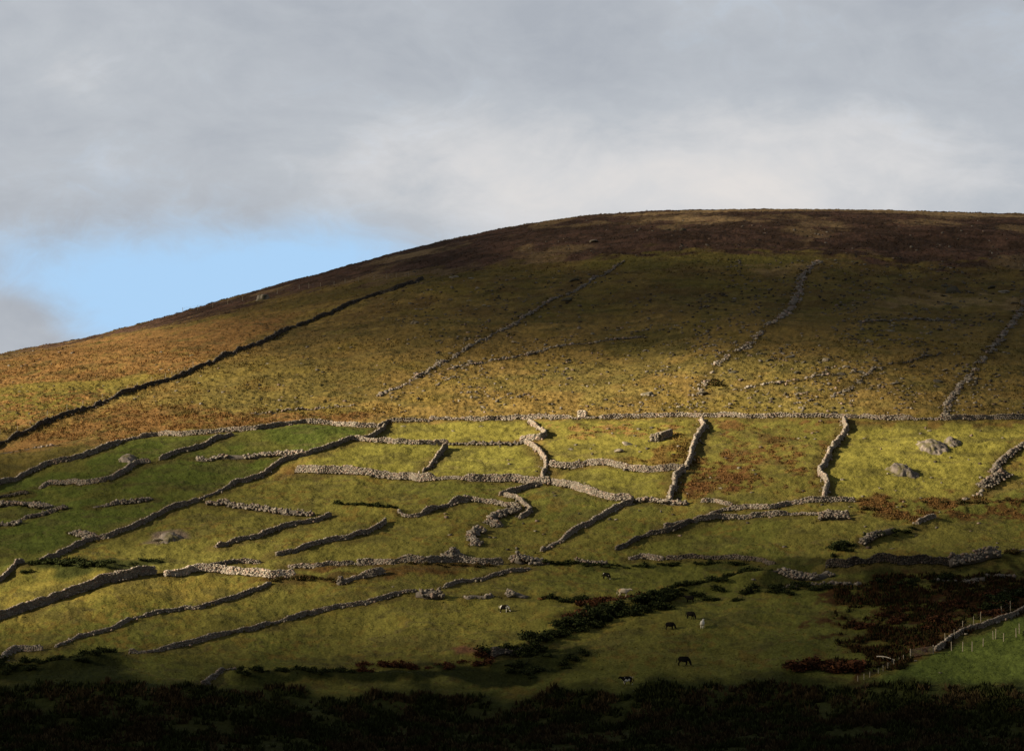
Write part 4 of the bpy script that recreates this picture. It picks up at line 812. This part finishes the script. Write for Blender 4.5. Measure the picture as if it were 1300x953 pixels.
# how much of the sun each part of the hill gets (photo x, y, share): sets the thickness of an unseen cloud, shaped to shade the hill
TP = np.array([(0, 455, .8), (120, 450, .8), (250, 440, .65), (60, 500, 1), (200, 500, .95), (330, 490, .75), (60, 550, .9), (250, 530, .8), (400, 520, .75),
  (330, 400, .45), (430, 370, .28), (400, 430, .40), (450, 470, .55), (560, 330, .12), (540, 400, .22), (600, 440, .32), (560, 490, .75), (700, 480, .80), (700, 515, .95),
  (700, 300, .10), (700, 380, .13), (720, 440, .25), (850, 290, .13), (850, 370, .10), (850, 430, .22), (850, 480, .85), (880, 515, 1), (1000, 290, .13), (1000, 380, .10), (1000, 440, .25), (1000, 480, .8), (1000, 515, .95),
  (1150, 290, .12), (1150, 380, .10), (1150, 440, .15), (1150, 480, .38), (1150, 515, .65), (1290, 290, .12), (1290, 380, .08), (1290, 440, .12), (1290, 490, .22), (1290, 520, .45),
  (50, 600, .42), (150, 590, .45), (250, 570, .55), (350, 555, .75), (100, 650, .45), (250, 640, .55), (40, 690, .5), (430, 550, 1), (450, 575, 1.0), (560, 580, 1.0), (560, 545, 1), (680, 580, 1), (780, 560, 1.0), (880, 570, .95), (980, 570, .8), (1150, 570, 1.0), (1280, 560, .9),
  (400, 620, .7), (550, 625, .62), (700, 620, .75), (850, 620, .75), (980, 615, .65), (1150, 615, .9), (1280, 610, .75), (1120, 650, .75), (1250, 680, .5), (1050, 690, .45), (300, 660, .7), (450, 680, .55), (600, 680, .5), (750, 680, .42), (900, 690, .36),
  (100, 740, .95), (250, 735, .95), (30, 760, .85), (350, 720, .8), (200, 780, .55), (50, 810, .5), (400, 760, .42), (550, 735, .38), (550, 780, .55), (700, 750, .4), (350, 800, .45), (650, 800, .38), (150, 830, .28), (400, 840, .22), (800, 740, .32), (900, 740, .2), (880, 800, .28), (1000, 780, .25), (1000, 740, .15), (1150, 720, .10), (1150, 770, .14), (1280, 740, .08), (950, 840, .22), (750, 850, .15), (1050, 850, .08), (1200, 850, .38), (1290, 820, .48), (20, 855, .10), (300, 862, .08), (600, 862, .05), (900, 870, .08),
  (0, 930, .0), (300, 930, .0), (600, 930, .0), (900, 930, .0), (1200, 930, .0)], float)
_k = (TP[:, 1] < 455) & (TP[:, 0] > 320); TP[_k, 2] = np.maximum(TP[_k, 2]*.72-.03, .02)
_k = (TP[:, 1] > 560) & (TP[:, 1] < 700) & (TP[:, 0] < 260); TP[_k, 2] *= .82
_k = (TP[:, 1] < 520) & (TP[:, 0] < 310); TP[_k, 2] *= .85
TP[:, 2] = TP[:, 2]**1.3
_k = (TP[:, 1] < 305) & (TP[:, 0] > 600); TP[_k, 2] = .17
for _x, _y, _t in ((350, 555, 1), (900, 266, .3), (1150, 266, .28), (750, 272, .25), (150, 450, 1), (40, 480, 1), (430, 548, 1), (250, 565, .7), (200, 478, .95), (60, 470, .95), (120, 450, .9), (150, 530, .95), (300, 525, .9), (700, 500, 1), (880, 500, 1), (560, 505, .9), (1000, 500, 1)): TP = np.vstack([TP, [_x, _y, _t]])
def transmit(px, py):
    num = np.zeros(px.shape); den = np.full(px.shape, 1e-9)
    for x, y, t in TP:
        w = np.exp(-((px-x)/62)**2-((py-y)/26)**2)+1e-3*np.exp(-(((px-x)/170)**2+((py-y)/75)**2)); num += w*t; den += w
    return np.clip(num/den, 0, 1)
def clouds():
    u = np.linspace(-.17, .17, 150); Y = np.linspace(640, 1480, 260)
    X = u[None]*Y[:, None]; YY = np.broadcast_to(Y[:, None], X.shape); Z = hmid(X, YY); px, py = topx(X, YY, Z)
    # over ground the camera cannot see the cloud simply carries on
    T = transmit(px, py); wis = (fbm(X/40, YY/60, 3, 15)-.5)*.35
    T = np.clip(T+wis*(T*(1-T)*4), 0, 1)
    T = T+(fbm(X/25, YY/30, 3, 19)-.5)*.30*T; T = np.clip(T, 0, 1)
    eu = sst(0, .02, .17-np.abs(u))[None]; 
    dens = (1-T)*eu
    thick = 6+55*dens*(.7+.6*fbm(X/35, YY/35, 3, 18))
    vs_, cs_ = [], []
    for sgn in (1, -1):
        alt = 620+sgn*thick; t = (alt-Z)/S_[2]
        vs_.append(np.stack([X+S_[0]*t, YY+S_[1]*t, Z+S_[2]*t], -1).reshape(-1, 3)); cs_.append(dens.ravel())
    nr, nc = X.shape; i = np.arange(nr*nc).reshape(nr, nc); f = np.stack([i[:-1, :-1], i[:-1, 1:], i[1:, 1:], i[1:, :-1]], -1).reshape(-1, 4)
    rim = np.concatenate([i[0, :], i[1:, -1], i[-1, -2::-1], i[-2:0:-1, 0]]); r2 = np.roll(rim, -1); M = nr*nc
    F = np.concatenate([f, f[:, ::-1]+M, np.stack([rim, rim+M, r2+M, r2], 1)])
    m = bpy.data.materials.new('cloud_vapour'); m.use_nodes = True; nt = m.node_tree; nt.nodes.clear()
    out = nt.nodes.new('ShaderNodeOutputMaterial'); mx = nt.nodes.new('ShaderNodeMixShader'); tr = nt.nodes.new('ShaderNodeBsdfTransparent'); df = nt.nodes.new('ShaderNodeBsdfDiffuse'); df.inputs[0].default_value = (.75, .76, .8, 1)
    at_ = nt.nodes.new('ShaderNodeAttribute'); at_.attribute_name = 'Col'
    nt.links.new(at_.outputs['Fac'], mx.inputs[0]); nt.links.new(tr.outputs[0], mx.inputs[1]); nt.links.new(df.outputs[0], mx.inputs[2]); nt.links.new(mx.outputs[0], out.inputs[0])
    d = np.concatenate(cs_); a = 1-np.sqrt(np.clip(1-d, 0, 1))            # two skins, so the square root for each
    o = mk('shading_cloud', np.concatenate(vs_), F, m, np.stack([a]*3, 1), smooth=True)
    tag(o, 'unseen grey cloud between sun and hill, shaped to shade it', None, None, 'structure')
clouds()

w = bpy.data.worlds.new('World'); sc.world = w; w.use_nodes = True; nt = w.node_tree; N = nt.nodes; L = nt.links
bg = N['Background']; SKYS = .09; EXPO = 1.15; CL = 2**-EXPO; bg.inputs['Strength'].default_value = SKYS
sky = N.new('ShaderNodeTexSky'); sky.sky_type = 'NISHITA'; sky.sun_disc = False; sky.sun_elevation = EL; sky.sun_rotation = math.atan2(S_[0], S_[1]) % (2*math.pi); sky.air_density = 1.0; sky.dust_density = .6; sky.ozone_density = 1.5
tc = N.new('ShaderNodeTexCoord'); sp = N.new('ShaderNodeSeparateXYZ'); L.new(tc.outputs['Generated'], sp.inputs[0])
def mth(op, a, b=None, c=None):
    n = N.new('ShaderNodeMath'); n.operation = op
    for i, q in enumerate((a, b, c)):
        if q is None: continue
        if isinstance(q, (int, float)): n.inputs[i].default_value = q
        else: L.new(q, n.inputs[i])
    return n.outputs[0]
def noise(scale, det=4, z=0, sy=1, rough=.55, dist=0.):
    mp = N.new('ShaderNodeMapping'); mp.inputs['Location'].default_value = (z, z*.7, z*.3); mp.inputs['Scale'].default_value = (1, 1, sy); L.new(tc.outputs['Generated'], mp.inputs[0])
    n = N.new('ShaderNodeTexNoise'); n.inputs['Scale'].default_value = scale; n.inputs['Detail'].default_value = det; n.inputs['Roughness'].default_value = rough; n.inputs['Distortion'].default_value = dist; L.new(mp.outputs[0], n.inputs['Vector']); return n.outputs['Fac']
yy = mth('MAXIMUM', sp.outputs[1], .05); fu = mth('DIVIDE', sp.outputs[0], yy); fv = mth('DIVIDE', sp.outputs[2], yy)
front = mth('GREATER_THAN', sp.outputs[1], .05)
def blob(px, py, rx, ry):
    u0, v0 = ray(px, py); a = mth('MULTIPLY', mth('SUBTRACT', fu, float(u0)), 1/(rx*K)); b = mth('MULTIPLY', mth('SUBTRACT', fv, float(v0)), 1/(ry*K))
    d = mth('ADD', mth('MULTIPLY', a, a), mth('MULTIPLY', b, b)); return mth('EXPONENT', mth('MULTIPLY', d, -1.0))
def mr(v, a, b, c=0., d=1., smooth=True):
    n = N.new('ShaderNodeMapRange'); n.interpolation_type = 'SMOOTHSTEP' if smooth else 'LINEAR'
    L.new(v, n.inputs['Value']); n.inputs['From Min'].default_value = a; n.inputs['From Max'].default_value = b; n.inputs['To Min'].default_value = c; n.inputs['To Max'].default_value = d; return n.outputs[0]
n1 = noise(14, 5, 1.3, 1.6); n2 = noise(34, 5, 4.1, 1.8); n3 = noise(5, 3, 7.7, 2); n4 = noise(22, 6, 2.2, 2.0, .6, .8); n5 = noise(70, 8, 5.5, 1.7, .68, 1.2)
gap = mth('ADD', mth('ADD', mth('MULTIPLY', blob(215, 380, 250, 88), 1.5), mth('MULTIPLY', blob(430, 325, 150, 50), .7)), mth('MULTIPLY', blob(20, 330, 120, 40), .30))
gap = mth('SUBTRACT', gap, mth('MULTIPLY', blob(-10, 425, 75, 42), 1.3))
gap = mth('ADD', gap, mth('ADD', mth('MULTIPLY', mth('SUBTRACT', n1, .5), .9), mth('MULTIPLY', mth('SUBTRACT', n2, .5), .45)))
gap = mth('ADD', gap, mth('ADD', mth('MULTIPLY', mth('SUBTRACT', n4, .5), .8), mth('MULTIPLY', mth('SUBTRACT', n5, .5), .75))); gap = mr(gap, .02, 1.25)
li = mth('ADD', mth('MULTIPLY', blob(960, 225, 330, 100), .75), mth('MULTIPLY', blob(600, 235, 260, 80), .40))
li = mth('ADD', li, mth('MULTIPLY', blob(650, 140, 120, 35), .14)); li = mth('SUBTRACT', li, mth('MULTIPLY', blob(760, 90, 400, 60), .10)); li = mth('ADD', li, mth('MULTIPLY', blob(30, 60, 260, 90), .18)); li = mth('SUBTRACT', li, mth('MULTIPLY', blob(1330, 20, 260, 200), .12))
li = mth('ADD', li, mth('ADD', mth('MULTIPLY', mth('SUBTRACT', n1, .5), 1.0), mth('ADD', mth('MULTIPLY', mth('SUBTRACT', n2, .5), .5), mth('ADD', mth('MULTIPLY', mth('SUBTRACT', n4, .5), .8), mth('MULTIPLY', mth('SUBTRACT', n5, .5), .28))))); li = mth('ADD', li, mth('MULTIPLY', mth('SUBTRACT', n3, .5), .4))
cr = N.new('ShaderNodeValToRGB'); e = cr.color_ramp.elements; e[0].position = 0.; e[0].color = (.345, .372, .415, 1); e[1].position = 1.; e[1].color = (.68, .64, .61, 1)
q = e.new(.35); q.color = (.425, .450, .485, 1); q = e.new(.65); q.color = (.56, .56, .57, 1)
L.new(mr(li, -.25, .95, 0, 1, False), cr.inputs[0])
cs = N.new('ShaderNodeVectorMath'); cs.operation = 'SCALE'; L.new(cr.outputs[0], cs.inputs[0]); L.new(mth('MULTIPLY', mr(sp.outputs[1], .60, .955, .42, 1.19), CL/SKYS), cs.inputs['Scale'])
# the gap shows clear sky with a thin veil in front of it
veil = N.new('ShaderNodeMix'); veil.data_type = 'RGBA'; veil.inputs[0].default_value = .88
L.new(sky.outputs[0], veil.inputs[6]); veil.inputs[7].default_value = (.40*CL/SKYS, .63*CL/SKYS, .92*CL/SKYS, 1)
mx = N.new('ShaderNodeMix'); mx.data_type = 'RGBA'; L.new(mth('MULTIPLY', gap, front), mx.inputs[0]); L.new(cs.outputs[0], mx.inputs[6]); L.new(veil.outputs[2], mx.inputs[7])
L.new(mx.outputs[2], bg.inputs['Color'])

vs2 = sc.view_settings; vs2.view_transform = 'Standard'; vs2.look = 'None'; vs2.exposure = EXPO; vs2.gamma = 1; vs2.use_curve_mapping = False
sc.cycles.transparent_max_bounces = 8; sc.cycles.max_bounces = 4; sc.cycles.diffuse_bounces = 2
